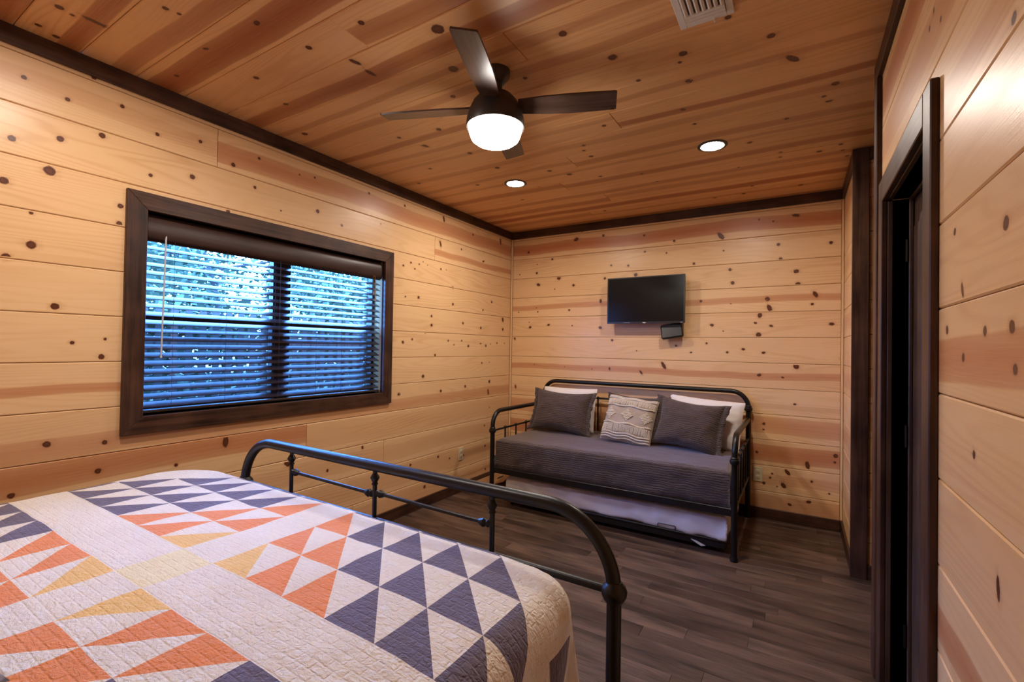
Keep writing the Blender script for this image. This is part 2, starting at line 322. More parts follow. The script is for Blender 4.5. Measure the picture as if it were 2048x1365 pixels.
# knots read from the photograph, in metres on each surface: along, across, radius, stretch
KN={
 'left':[(-3.979,2.545,0.01,1),(-3.839,2.515,0.01,1),(-3.75,2.658,0.01,1),(-3.64,2.573,0.01,1),(-4.01,2.271,0.014,1),(-3.86,2.328,0.014,1),(-3.714,2.401,0.014,1),(-3.891,2.173,0.022,1),(-4.029,2.087,0.016,1),(-3.637,2.085,0.013,1),(-3.64,1.998,0.013,1),(-3.945,1.973,0.008,1),(-3.943,1.836,0.018,1),(-4.015,1.771,0.016,1),(-3.858,1.765,0.006,1),(-3.861,1.577,0.016,1),(-3.8,1.416,0.009,1),(-3.682,1.435,0.007,1),(-3.694,1.351,0.013,1),(-3.875,0.966,0.015,1),(-3.673,0.942,0.012,1),(-3.492,2.495,0.01,1),(-3.29,2.536,0.01,1),(-2.962,2.559,0.01,1),(-3.113,2.467,0.013,1),(-2.984,2.374,0.01,1),(-3.517,2.275,0.01,1),(-3.326,2.328,0.014,1),(-3.136,2.187,0.012,1),(-2.549,2.34,0.014,1),(-2.814,2.275,0.006,1),(-2.785,2.208,0.006,1),(-2.349,2.289,0.01,1),(-2.69,2.547,0.006,1),(-2.577,2.564,0.008,1),(-1.98,2.387,0.006,1),(-2.105,2.593,0.01,1),(-1.724,2.6,0.01,1),(-1.723,2.097,0.009,1),(-1.637,2.136,0.009,1),(-1.693,1.84,0.006,1),(-1.717,1.456,0.012,1),(-1.605,1.482,0.009,1),(-1.755,1.021,0.011,1),(-3.119,0.853,0.025,0.5),(-1.722,2.599,0.01,1),(-1.218,2.615,0.02,0.35),(-0.759,2.564,0.012,1),(-0.247,2.596,0.022,0.35),(-1.258,2.371,0.02,0.35),(-0.945,2.379,0.01,1),(-0.569,2.323,0.014,2),(-1.729,2.096,0.01,1),(-1.639,2.134,0.01,1),(-1.536,2.138,0.008,1),(-1.487,2.167,0.005,1),(-1.589,2.089,0.008,1),(-1.429,2.145,0.005,1),(-1.246,2.139,0.01,1),(-1.17,2.143,0.005,1),(-1.696,1.839,0.009,1),(-1.537,1.848,0.014,1),(-1.071,1.987,0.014,1),(-1.063,1.83,0.014,1),(-0.401,1.911,0.013,1),(-0.562,1.811,0.011,1),(-1.364,1.696,0.012,1),(-1.362,1.615,0.015,1),(-0.9,1.657,0.013,1),(-0.596,1.623,0.014,1),(-0.176,1.735,0.024,0.6),(-0.172,1.624,0.017,1),(-1.444,1.541,0.009,1),(-1.714,1.453,0.014,1),(-1.608,1.481,0.011,1),(-1.122,1.479,0.01,1),(-1.035,1.441,0.008,1),(-0.916,1.483,0.01,1),(-0.807,1.431,0.014,1),(-0.595,1.46,0.01,2),(-0.499,1.438,0.014,1),(-0.412,1.458,0.007,1),(-0.284,1.47,0.011,1),(-0.135,1.469,0.008,1),(-1.306,1.343,0.013,1),(-0.566,1.256,0.011,1),(-0.427,1.26,0.006,1),(-1.462,1.158,0.016,1),(-1.75,1.022,0.016,1),(-1.217,1.011,0.014,1),(-0.846,1.03,0.014,1),(-0.421,1.055,0.018,1),(-0.439,0.943,0.022,0.4),(-0.498,0.595,0.01,1),(-0.413,0.776,0.007,1),(-1.238,0.406,0.013,1),(-1.071,0.359,0.01,1),(-0.852,0.347,0.01,1),(-0.483,0.377,0.013,1),(-1.598,0.405,0.012,1),(-1.415,0.175,0.016,1),(-0.472,0.131,0.011,1),(-2.119,0.646,0.013,0.6),(-2.427,0.537,0.011,1),(-2.736,0.652,0.024,0.5),(-0.499,0.593,0.01,1),(-3.696,0.81,0.014,1),(-3.369,0.771,0.01,1),(-3.98,0.768,0.013,1)],
 'back':[(0.208,2.694,0.009,1),(0.866,2.667,0.012,1),(0.8,2.584,0.024,1.4),(1.101,2.592,0.014,1),(1.522,2.548,0.011,1),(0.219,2.5,0.016,1),(0.519,2.398,0.012,1),(0.335,2.355,0.006,1),(0.329,2.258,0.013,1),(0.109,2.256,0.007,1),(0.602,2.188,0.024,1),(0.352,2.127,0.02,1.4),(0.775,2.098,0.015,1),(0.553,2.068,0.007,1),(1.124,2.149,0.014,1),(1.443,2.165,0.019,1),(1.19,2.277,0.01,1),(1.367,2.261,0.012,1),(1.531,2.386,0.01,1),(1.738,2.355,0.008,1),(1.082,1.917,0.018,0.6),(0.729,1.834,0.012,1),(0.349,1.826,0.009,1),(0.331,1.87,0.006,1),(0.101,1.827,0.007,1),(0.242,1.711,0.006,1),(0.255,1.654,0.016,1.3),(0.485,1.679,0.015,1.3),(0.767,1.667,0.008,1),(1.081,1.644,0.017,1.3),(0.055,1.527,0.014,0.6),(1.21,1.514,0.013,1),(1.462,1.414,0.007,1),(1.187,1.225,0.014,0.6),(1.725,1.276,0.026,0.4),(0.315,1.238,0.006,1),(0.687,1.226,0.005,1),(0.997,1.214,0.006,1),(1.508,1.201,0.016,0.4),(0.076,0.977,0.016,0.4),(2.216,2.466,0.03,0.5),(1.808,2.463,0.012,1),(2.24,2.329,0.008,1),(1.988,2.232,0.012,1),(2.522,2.574,0.009,1),(2.63,2.545,0.009,1),(2.796,2.574,0.02,2.4),(2.669,2.341,0.014,1),(3.041,2.319,0.014,1),(2.687,2.215,0.016,1),(2.295,2.153,0.014,1),(2.317,2.033,0.017,1),(2.802,2.103,0.019,1.3),(2.815,1.994,0.02,1),(2.053,1.88,0.013,1),(2.304,1.848,0.006,1),(2.591,1.878,0.02,1),(2.607,1.799,0.026,0.5),(2.937,1.904,0.022,0.5),(2.916,1.824,0.012,1),(2.534,1.741,0.022,0.7),(2.501,1.673,0.011,1.5),(2.621,1.646,0.013,1.5),(3.05,1.657,0.016,1.5),(2.15,1.658,0.016,1.3),(2.245,1.603,0.006,1),(2.526,1.57,0.022,1),(1.836,1.467,0.01,1),(1.971,1.406,0.01,1.4),(2.106,1.492,0.01,1),(2.279,1.413,0.011,1),(2.408,1.443,0.013,1.4),(2.565,1.415,0.014,1.4),(3.116,1.382,0.012,1),(2.808,1.305,0.023,1),(2.534,1.221,0.015,1.3),(2.71,1.209,0.01,1.8),(2.799,0.989,0.01,1.4),(2.572,0.804,0.013,1),(2.57,0.754,0.009,1),(2.52,0.555,0.012,1),(3.082,0.597,0.018,1),(3.077,0.544,0.01,1),(2.892,0.495,0.024,0.5),(2.75,0.414,0.022,0.5),(2.639,0.386,0.009,1),(2.624,0.35,0.01,1),(2.577,0.297,0.013,1),(2.722,0.299,0.022,0.6),(2.922,0.365,0.011,1),(2.676,0.283,0.006,1),(3.041,0.287,0.008,1),(2.902,0.195,0.016,1.5),(2.768,0.148,0.014,1.4)],
 'right':[(-3.41,1.662,0.015,1),(-3.094,1.716,0.01,1),(-3.155,1.572,0.013,0.4),(-3.031,1.488,0.012,1),(-3.303,1.475,0.011,1),(-3.438,1.477,0.014,1),(-3.163,1.422,0.011,1),(-3.453,1.405,0.011,1),(-3.239,1.222,0.01,1),(-3.377,1.006,0.016,0.4),(-2.884,2.372,0.009,1),(-2.958,2.303,0.009,1),(-2.835,2.351,0.009,1),(-3.443,2.007,0.012,1)],
 'ceil':[(0.327,-3.955,0.016,1),(0.314,-3.913,0.009,1),(0.075,-3.901,0.014,1),(0.344,-3.846,0.026,0.3),(0.688,-3.738,0.013,1),(0.919,-3.507,0.016,1.6),(0.964,-3.299,0.015,1),(0.526,-3.285,0.014,1),(0.198,-3.494,0.012,1),(0.554,-3.528,0.012,1.6),(0.183,-2.783,0.02,1),(0.418,-3.059,0.014,1.5),(0.7,-3.695,0.009,1),(1.293,-3.291,0.015,1),(1.538,-3.103,0.03,1),(1.974,-2.819,0.02,1),(2.098,-2.563,0.022,1),(1.677,-2.62,0.013,1),(2.145,-2.326,0.012,1),(2.376,-2.433,0.02,1),(2.35,-2.376,0.01,1),(2.357,-2.197,0.018,1),(1.42,-2.854,0.026,1),(1.266,-2.664,0.016,1),(0.955,-2.414,0.018,1),(0.662,-2.451,0.014,1),(0.911,-2.042,0.018,1),(0.718,-2.29,0.028,0.35),(1.052,-3.027,0.022,0.4),(1.058,-3.125,0.022,0.4),(1.628,-1.777,0.014,1),(1.599,-1.703,0.012,1),(1.606,-1.594,0.016,1),(1.339,-1.362,0.022,1),(1.527,-1.209,0.014,1),(1.814,-1.11,0.013,1),(1.873,-0.892,0.011,1),(0.932,-1.735,0.02,1),(1.009,-1.234,0.013,1),(0.722,-1.012,0.016,1),(1.837,-1.968,0.014,1),(2.272,-1.937,0.014,1),(0.488,-1.964,0.014,1),(0.199,-1.772,0.016,1),(0.592,-1.51,0.016,1),(1.24,-1.495,0.018,1),(1.243,-0.345,0.016,1),(2.715,-2.374,0.018,1),(2.352,-2.204,0.014,1),(2.277,-1.93,0.014,1),(2.966,-1.824,0.02,1),(2.922,-1.715,0.012,1),(2.947,-1.653,0.018,1),(2.755,-1.541,0.013,1),(2.712,-1.047,0.012,1),(2.707,-0.961,0.012,1),(2.929,-0.941,0.018,1),(3.04,-1.002,0.014,1),(3.056,-0.893,0.011,1),(2.299,-1.73,0.012,1),(2.551,-1.307,0.017,1),(2.789,-2.154,0.028,0.4),(3.088,-0.773,0.013,1),(2.826,-0.278,0.018,1),(2.423,-0.265,0.016,1),(2.199,-0.259,0.014,1),(2.5,-0.435,0.013,1),(2.447,-0.902,0.009,1),(2.575,-2.58,0.014,1)],
}
# ------------------------------------------------------------------ boards with knots
def plank(parent, kind, a0, a1, b0, b1, base, knots=(), heart=(0, 0, 0), mat=None, gap=.0012, th=.016, ch=.0035, name='plank', notch=None):
    """one board. kind: left/right/back/front/ceil/floor ; a = along, b = across (world axes), base = plane coordinate of its face"""
    L, Wd = a1-a0-2*gap, b1-b0-2*gap
    if L < .01 or Wd < .01: return
    A0, B0 = a0+gap, b0+gap
    if kind == 'left': o, u, v = Vector((base, A0, B0)), Vector((0,1,0)), Vector((0,0,1)); f = lambda a, bb: (a-A0, bb-B0)
    elif kind == 'right': o, u, v = Vector((base, A0+L, B0)), Vector((0,-1,0)), Vector((0,0,1)); f = lambda a, bb: (A0+L-a, bb-B0)
    elif kind == 'back': o, u, v = Vector((A0, base, B0)), Vector((1,0,0)), Vector((0,0,1)); f = lambda a, bb: (a-A0, bb-B0)
    elif kind == 'front': o, u, v = Vector((A0+L, base, B0)), Vector((-1,0,0)), Vector((0,0,1)); f = lambda a, bb: (A0+L-a, bb-B0)
    elif kind == 'ceil': o, u, v = Vector((A0, B0+Wd, base)), Vector((1,0,0)), Vector((0,-1,0)); f = lambda a, bb: (a-A0, B0+Wd-bb)
    else: o, u, v = Vector((A0, B0, base)), Vector((1,0,0)), Vector((0,1,0)); f = lambda a, bb: (a-A0, bb-B0)
    n = u.cross(v)
    e = min(ch*.4, L*.2)
    rect = [(e, ch), (L-e, ch), (L-e, Wd-ch), (e, Wd-ch)]
    outer = [(0,0), (L,0), (L,Wd), (0,Wd)]; inside = lambda q: True
    if notch:            # (a_from, a_to, b_limit, 'top' or 'bottom'): cut out for the window or door
        n0, n1 = sorted((f(notch[0], b0)[0], f(notch[1], b0)[0])); nv = notch[2]-B0
        if notch[3] == 'top':
            rect = [(e, ch), (L-e, ch), (L-e, Wd-ch), (n1, Wd-ch), (n1, nv), (n0, nv), (n0, Wd-ch), (e, Wd-ch)]
            outer = [(0,0), (L,0), (L,Wd), (n1,Wd), (n1,nv), (n0,nv), (n0,Wd), (0,Wd)]
            inside = lambda q: not (n0-.003 < q[0] < n1+.003 and q[1] > nv-.003)
        else:
            rect = [(e, ch), (n0, ch), (n0, nv), (n1, nv), (n1, ch), (L-e, ch), (L-e, Wd-ch), (e, Wd-ch)]
            outer = [(0,0), (n0,0), (n0,nv), (n1,nv), (n1,0), (L,0), (L,Wd), (0,Wd)]
            inside = lambda q: not (n0-.003 < q[0] < n1+.003 and q[1] < nv+.003)
    nr = len(rect)
    pts = [Vector(p) for p in rect]
    extra = []
    for (ka, kb, r, asp) in knots:
        ku, kv = f(ka, kb)
        if not (-.5*r < ku < L+.5*r and -.5*r < kv < Wd+.5*r): continue
        au = math.sqrt(max(asp, .2)); av = 1/au; r *= 1.0
        r *= .82; tilt = rng.uniform(-.4, .4)+(.35 if asp < .7 else 0)
        for rad, vv, cnt in ((0, 1.0, 1), (.5, .98, 8), (1.0, .70, 12), (1.3, .22, 12), (2.3, 0, 12)):
            for i in range(cnt):
                an = 2*math.pi*(i+.5*(cnt == 12))/cnt
                jit = 1+rng.uniform(-.12, .12) if rad else 0
                x, y = math.cos(an)*rad*r*au*jit*(1.5 if rad > 2 else 1), math.sin(an)*rad*r*av*jit
                x, y = x*math.cos(tilt)-y*math.sin(tilt), x*math.sin(tilt)+y*math.cos(tilt)
                q = (ku+x, kv+y)
                if vv < .5:
                    q = (min(max(q[0], e+.0012), L-e-.0012), min(max(q[1], ch+.0012), Wd-ch-.0012)); extra.append((q, vv))
                elif e+.0035 < q[0] < L-e-.0035 and ch+.0035 < q[1] < Wd-ch-.0035: extra.append((q, vv))
    extra = [(q, vv) for q, vv in extra if inside(q)]
    vs = pts+[Vector(q) for q, _ in extra]
    if extra:
        ov, oe, of, ovi, _, _ = delaunay_2d_cdt(vs, [(i, (i+1) % nr) for i in range(nr)], [], 1, 1e-5)
        V = [(p.x, p.y, 0.0) for p in ov]; F = [tuple(t) for t in of]
        kv = []
        for src in ovi:
            w_ = 0.0
            for s_ in src:
                if s_ >= nr: w_ = max(w_, extra[s_-nr][1])
            kv.append(w_)
        corner = []
        for c in range(nr):
            best = min(range(len(V)), key=lambda i: (V[i][0]-rect[c][0])**2+(V[i][1]-rect[c][1])**2); corner.append(best)
        F2 = []
        for t in F:
            a, b_, c_ = [Vector(V[i]) for i in t[:3]]
            F2.append(t if (b_-a).cross(c_-a).z > 0 else t[::-1])
        F = F2
    else:
        V = [(p[0], p[1], 0.0) for p in rect]; F = [tuple(range(nr))]; kv = [0.0]*nr; corner = list(range(nr))
    k = len(V)
    V += [(x_, y_, -ch) for x_, y_ in outer]+[(x_, y_, -th) for x_, y_ in outer]; kv += [0.0]*(2*nr)
    for i in range(nr):
        j = (i+1) % nr
        F.append((corner[j], corner[i], k+i, k+j)); F.append((k+j, k+i, k+nr+i, k+nr+j))
    me = bpy.data.meshes.new(name); me.from_pydata(V, [], F)
    for nm, data in (('knot', kv), ('hc', [heart[0]*Wd]*len(V)), ('hw', [heart[1]*Wd]*len(V)), ('hs', [heart[2]]*len(V))):
        at = me.attributes.new(nm, 'FLOAT', 'POINT'); at.data.foreach_set('value', data)
    me.materials.append(mat or PINE)
    ob = bpy.data.objects.new(name, me); COL.objects.link(ob)
    M = Matrix((u, v, n)).transposed().to_4x4(); M.translation = o
    ob.parent = parent; ob.matrix_world = M
    return ob
def rows():
    return [(r, Z0+GS*r if r else 0.0, min(Z0+GS*(r+1), H)) for r in range(13)]

# ---- left wall with the window opening
mb = MB()
mb.box(-.16, -.016, YN, WIN[0], 0, H); mb.box(-.16, -.016, WIN[1], .16, 0, H)
mb.box(-.16, -.016, WIN[0], WIN[1], 0, WIN[2]); mb.box(-.16, -.016, WIN[0], WIN[1], WIN[3], H)
WL = struct(mb.build('wall_left', WALLBACK), 'pine board wall with the window')
HL = {11: (.45,.28,.75), 10: (.75,.12,.5), 4: (.25,.22,.55), 5: (.45,.10,.85), 3: (.75,.30,.8), 2: (.5,.3,.30), 1: (.5,.35,.25), 0: (.5,.4,.3)}
SEAM = {3: [-2.597], 2: [-1.905], 10: [-1.335, -4.9], 1: [-3.0], 6: [-4.6], 8: [-5.0], 0: [-2.2], 11: [-3.2], 9: [-4.4]}
for r, z0, z1 in rows():
    cuts = [YN]+sorted(SEAM.get(r, []))+[YB-.018]
    for i in range(len(cuts)-1):
        y0, y1 = cuts[i], cuts[i+1]
        h = HL.get(r, (0,0,0)); nt_ = None
        if r == 11 and i == 0: h = (.5,.2,.3)
        if r == 10: h = (.35,.13,.8) if i == len(cuts)-2 else (0,0,0)
        if r == 3 and i == 1: h = (.5,.4,.22)
        if z1 <= WIN[2]-.05 or z0 >= WIN[3]+.05: segs = [(y0, y1, z0, z1)]
        else:
            segs = []
            ya, yb_ = WIN[0]-.05, WIN[1]+.05
            if y0 < ya and y1 > yb_ and z0 < WIN[2]-.06: segs = [(y0, y1, z0, z1)]; nt_ = (ya, yb_, WIN[2]-.05, 'top')
            elif y0 < ya and y1 > yb_ and z1 > WIN[3]+.06: segs = [(y0, y1, z0, z1)]; nt_ = (ya, yb_, WIN[3]+.05, 'bottom')
            else:
                if y0 < ya: segs.append((y0, min(y1, ya), z0, z1))
                if y1 > yb_: segs.append((max(y0, yb_), y1, z0, z1))
        for (a, c, d, e_) in segs:
            hh = h
            if r == 5 and a > -3: hh = (0,0,0)
            if r == 4 and a > -3: hh = (.3,.1,.25)
            plank(WL, 'left', a, c, d, e_, 0.0, KN['left'], hh, notch=nt_)
# ---- back wall
mb = MB(); mb.box(-.16, XH, .016, .16, 0, H)
WB = struct(mb.build('wall_back', WALLBACK), 'pine board wall behind the daybed')
HB = {11: (.48,.27,.95), 8: (.5,.13,.75), 5: (.5,.14,.75), 4: (.30,.10,.30), 3: (.55,.33,.62), 2: (.5,.33,.85), 1: (.5,.2,.45), 0: (.5,.36,.5), 10: (.9,.08,.3), 7: (.9,.05,.2)}
for r, z0, z1 in rows(): plank(WB, 'back', .018, XR-.018, z0, z1, 0.0, KN['back'], HB.get(r, (0,0,0)))
# ---- right wall near the camera, with the door opening
DY0, DY1, DZ = -2.87, -2.12, 2.06
mb = MB()
mb.box(XR+.016, XR+.12, YN, DY0, 0, H); mb.box(XR+.016, XR+.12, DY1, Y_END, 0, H); mb.box(XR+.016, XR+.12, DY0, DY1, DZ, H)
WR = struct(mb.build('wall_right', WALLBACK), 'pine board wall with the dark door')
HR = {7: (.5,.05,.2), 6: (.42,.24,.75), 5: (.2,.04,.2), 4: (.1,.03,.2), 3: (.35,.2,.85), 11: (.5,.33,.85), 10: (.55,.3,.5), 9: (.4,.2,.4)}
for r, z0, z1 in rows():
    if z1 <= DZ+.03: segs = [(YN, DY0-.04, z0, z1), (DY1+.05, Y_END, z0, z1)]
    elif z0 < DZ+.03: segs = [(YN, Y_END, z0, z1)]
    else: segs = [(YN, Y_END, z0, z1)]
    for (a, c, d, e_) in segs: plank(WR, 'right', a, c, d, e_, XR, KN['right'], HR.get(r, (.5,.2,.3*(r % 2))), notch=(DY0-.04, DY1+.05, DZ+.03, 'bottom') if z0 < DZ+.03 < z1 else None)
# ---- closet block in the far right corner
mb = MB(); mb.box(XR+.016, XH, Y_BUMP+.016, .016, 0, H)
WC = struct(mb.build('wall_closet', WALLBACK), 'closet block in the far right corner')
for r, z0, z1 in rows():
    plank(WC, 'right', Y_BUMP, -.018, z0, z1, XR, [(-.3, z0+.1, .009, 1)] if r % 3 == 0 else (), (.5,.25,.35*(r % 2)))
    plank(WC, 'back', XR, XH, z0, z1, Y_BUMP, [(XR+.10+.05*(r % 2), z0+.12, .010, 1)], (.5,.3,.5 if r % 3 else .15))
# ---- walls out of view: behind the camera and the side passage
mb = MB(); mb.box(-.16, XR+.12, YN-.16, YN-.016, 0, H)
WF = struct(mb.build('wall_front', WALLBACK), 'pine board wall behind the bed head')
for r, z0, z1 in rows(): plank(WF, 'front', 0, XR, z0, z1, YN, (), (.5,.25,.4*(r % 2)))
mb = MB(); mb.box(XH, XH+.12, -3.2, .16, 0, H); mb.box(XR+.12, XH, -3.2, -3.08, 0, H)
WP = struct(mb.build('wall_passage', WALLBACK), 'end wall of the side passage')
for r, z0, z1 in rows(): plank(WP, 'right', -3.08, Y_BUMP, z0, z1, XH, (), (.5,.25,.4*(r % 2)))

# ---- ceiling boards run across the room
mb = MB(); mb.box(-.16, XH+.12, YN-.16, .16, H+.016, H+.14)
CE = struct(mb.build('ceiling', WALLBACK), 'pine board ceiling')
CS = .2138; y = -.383+CS*2; i = 0
cr = random.Random(21)
CH = [(.5,.30,.9),(.75,.12,.5),(.3,.22,.85),(.6,.2,.6),(0,0,0),(.5,.25,.8),(.25,.16,.9),(.7,.2,.75),(.5,.12,.6)]
while y > YN:
    y0, y1 = max(y-CS, YN), min(y, YB)
    if y1-y0 > .02:
        xe = XH if y1 > Y_END+.03 else XR
        seam = cr.uniform(.5, 2.6) if i % 2 else None
        xs = [0.0]+([seam] if seam else [])+[xe]
        for q in range(len(xs)-1):
            h = CH[cr.randrange(len(CH))]; h = (h[0], h[1]*cr.uniform(.8, 1.3), h[2]*cr.uniform(.7, 1.05))
            kn = list(KN['ceil'])
            if y0 < -3.9 or xs[q] > 3:
                kn += [(cr.uniform(xs[q], xs[q+1]), cr.uniform(y0, y1), cr.uniform(.009, .018), 1) for _ in range(4)]
            plank(CE, 'ceil', xs[q], xs[q+1], y0, y1, H, kn, h, PINE_C)
    y -= CS; i += 1
# ---- floor boards
mb = MB(); mb.box(-.16, XH+.12, YN-.16, .16, -.12, -.008)
FL = struct(mb.build('floor', FLOOR), 'grey-brown wood plank floor')
fr = random.Random(5); y = -3.5; FW = .098
while y < -.001:
    y1 = min(y+FW, 0); xe = XH if y > Y_END+.02 else XR
    x = -fr.uniform(0, .8)
    while x < xe:
        L = fr.uniform(.6, 1.05); a, c = max(x, 0), min(x+L, xe)
        if c-a > .03: plank(FL, 'floor', a, c, y, y1, 0.0, (), (0,0,0), FLOOR, .0004, .007, .0012, 'floor_board')
        x += L
    y += FW
for k in range(4):
    y0 = YN+k*(2.1/4)
    for (a, c) in ((0, 1.6), (1.6, XR)): plank(FL, 'floor', a, c, y0, y0+2.1/4, 0.0, (), (0,0,0), FLOOR, .0004, .007, .0012, 'floor_board')

# ------------------------------------------------------------------ trim
def board(name, x0, x1, y0, y1, z0, z1, axis, parent=None, label=None, b=.003, mat=None):
    m_ = MB(); m_.bbox(x0, x1, y0, y1, z0, z1, b); o = m_.build(name, mat or DARK[axis], parent)
    if not parent: struct(o, label)
    return o
T = .02
board('trim_1', 0, T, YN, YB, ZC, H, 1, None, 'dark crown board above the window wall')
board('trim_2', T, XR-T, -T, 0, ZC, H, 0, None, 'dark crown board above the daybed wall')
board('trim_3', XR-T, XR, Y_BUMP, 0, ZC, H, 1, None, 'dark crown board on the closet side')
board('trim_4', XR+.069, XH, Y_BUMP-T, Y_BUMP, ZC, H, 0, None, 'dark crown board on the closet front')
board('trim_5', XR-T, XR, YN, Y_END, ZC, H, 1, None, 'dark crown board above the door wall')
board('trim_6', XR-T, XR+.069, Y_BUMP-T-.001, Y_BUMP, 0, H, 2, None, 'dark corner board on the closet block')
board('trim_7', XR-T, XR, Y_END-.082, Y_END, 0, ZC, 2, None, 'dark corner board at the end of the door wall')
board('trim_8', XR, XR+.14, Y_END, Y_END+.012, 0, H, 2, None, 'dark board on the wall end')
board('trim_9', .0, .018, -.018, 0, ZB, ZC, 2, None, 'pine corner strip by the window wall', .004, PINE)
board('trim_10', XR-.018, XR, -.018, 0, ZB, ZC, 2, None, 'pine corner strip by the closet', .004, PINE)
board('baseboard_left', 0, .016, YN, 0, 0, ZB, 1, None, 'dark baseboard under the window')
board('baseboard_back', .016, XR-.016, -.016, 0, 0, ZB, 0, None, 'dark baseboard behind the daybed')
board('baseboard_closet', XR-.016, XR, Y_BUMP, -.016, 0, ZB, 1, None, 'dark baseboard on the closet side')
board('baseboard_closet_front', XR+.069, XH, Y_BUMP-.016, Y_BUMP, 0, ZB, 0, None, 'dark baseboard on the closet front')
board('baseboard_right', XR-.016, XR, YN, DY0-.085, 0, ZB, 1, None, 'dark baseboard on the door wall')

# ------------------------------------------------------------------ door in the right wall
D = struct(empty('door_1', (XR, (DY0+DY1)/2, 0)), 'dark wooden door in the right wall')
def dpart(name, x0, x1, y0, y1, z0, z1, axis, par=None, b=.003):
    o = board(name, x0-XR, x1-XR, y0-(DY0+DY1)/2, y1-(DY0+DY1)/2, z0, z1, axis, par or D, None, b, None if name == 'casing' else DOORW); return o
dpart('casing', XR-.02, XR, DY0-.085, DY0, 0, DZ+.095, 2)
dpart('casing', XR-.02, XR, DY1, DY1+.085, 0, DZ+.095, 2)
dpart('casing', XR-.021, XR, DY0-.0, DY1+.0, DZ, DZ+.095, 1)
dpart('jamb', XR, XR+.125, DY0-.018, DY0, 0, DZ, 2); dpart('jamb', XR, XR+.125, DY1, DY1+.018, 0, DZ, 2)
dpart('jamb', XR, XR+.125, DY0, DY1, DZ, DZ+.018, 1)
dpart('stop', XR+.068, XR+.082, DY0, DY0+.012, 0, DZ, 2); dpart('stop', XR+.068, XR+.082, DY1-.012, DY1, 0, DZ, 2); dpart('stop', XR+.068, XR+.082, DY0+.012, DY1-.012, DZ-.012, DZ, 1)
leaf = dpart('leaf', XR+.085, XR+.12, DY0+.003, DY1-.003, .008, DZ-.003, 2)
for k in range(5):
    wv = (DY1-DY0-.03)/5; ya = DY0+.015+k*wv
    dpart('panel_board', XR+.080, XR+.0855, ya+.004, ya+wv-.004, .12, DZ-.12, 2, leaf, .002)
m_ = MB(); m_.lathe([(.026,0),(.026,.006),(.010,.008),(.010,.035),(.024,.045),(.027,.058),(.018,.068)], (0,0,0), 20, 'x')
for i, p in enumerate(m_.v): m_.v[i] = (.085-p[0], p[1]+(DY0+.07-(DY0+DY1)/2), p[2]+.95)
m_.build('knob', BLACK, leaf, True)
for z in (.25, 1.05, 1.8):
    m_ = MB(); m_.tube([(.062, DY1-.006-(DY0+DY1)/2, z), (.062, DY1-.006-(DY0+DY1)/2, z+.09)], .006, 8); m_.build('hinge', BLACK, D, True)

# ------------------------------------------------------------------ window
W = struct(empty('window_1', (0, (WIN[0]+WIN[1])/2, WIN[2])), 'two-light window with dark wooden casing')
def wpart(name, x0, x1, y0, y1, z0, z1, axis=1, par=None, mat=None, b=.003):
    yc = (WIN[0]+WIN[1])/2
    return board(name, x0, x1, y0-yc, y1-yc, z0-WIN[2], z1-WIN[2], axis, par or W, None, b, mat)
def casing(pts, axis):   # mitred casing board
    yc = (WIN[0]+WIN[1])/2; m_ = MB(); k = len(pts)
    fr_ = [(.022, y_-yc, z_-WIN[2]) for y_, z_ in pts]; bk = [(0, y_-yc, z_-WIN[2]) for y_, z_ in pts]
    m_.add(fr_+bk, [(0,1,2,3), (7,6,5,4)]+[(i, i+4, (i+1) % 4+4, (i+1) % 4) for i in range(4)])
    bm = bmesh.new(); me = bpy.data.meshes.new('casing'); me.from_pydata(m_.v, [], m_.f); bm.from_mesh(me)
    bmesh.ops.recalc_face_normals(bm, faces=bm.faces[:]); bmesh.ops.bevel(bm, geom=[e for e in bm.edges], offset=.002, segments=1, affect='EDGES'); bm.to_mesh(me); bm.free()
    me.materials.append(DARK[axis]); o = bpy.data.objects.new('casing', me); COL.objects.link(o); o.parent = W
cw = .088; y0, y1, z0, z1 = WIN
casing([(y0-cw, z0-cw), (y1+cw, z0-cw), (y1, z0), (y0, z0)], 1)
casing([(y0-cw, z1+cw), (y0, z1), (y1, z1), (y1+cw, z1+cw)], 1)
casing([(y0-cw, z0-cw), (y0, z0), (y0, z1), (y0-cw, z1+cw)], 2)
casing([(y1+cw, z0-cw), (y1+cw, z1+cw), (y1, z1), (y1, z0)], 2)
# jamb lining
LINING = plain('window_lining', (.016,.009,.007), .75, 0, .12, .2)
wpart('jamb', -.13, -.0, y0-.012, y0, z0-.012, z1+.012, 2, None, LINING); wpart('jamb', -.13, 0, y1, y1+.012, z0-.012, z1+.012, 2, None, LINING)
wpart('jamb', -.13, 0, y0, y1, z1, z1+.012, 1, None, LINING); wpart('sill', -.13, 0, y0, y1, z0-.012, z0, 1, None, LINING)
# frame, mullion and sashes
ym0, ym1 = -2.770, -2.690
wpart('mullion', -.15, -.095, ym0, ym1, z0, z1, 2, None, FRAME)
for (a, c) in ((y0, ym0), (ym1, y1)):
    wpart('frame', -.15, -.10, a, a+.022, z0, z1, 2, None, FRAME); wpart('frame', -.15, -.10, c-.022, c, z0, z1, 2, None, FRAME)
    wpart('frame', -.15, -.10, a+.022, c-.022, z0, z0+.03, 1, None, FRAME); wpart('frame', -.15, -.10, a+.022, c-.022, z1-.03, z1, 1, None, FRAME)
    sash = wpart('meeting_rail', -.145, -.105, a+.022, c-.022, 1.535, 1.57, 1, None, FRAME)
    wpart('insect_screen', -.1475, -.1465, a+.022, c-.022, z0+.03, 1.535, 1, None, SCRN, .0001)
    for (d, e_) in ((z0+.03, 1.535), (1.57, z1-.03)):
        wpart('pane', -.127, -.123, a+.022, c-.022, d, e_, 1, None, GLASS, .0005)

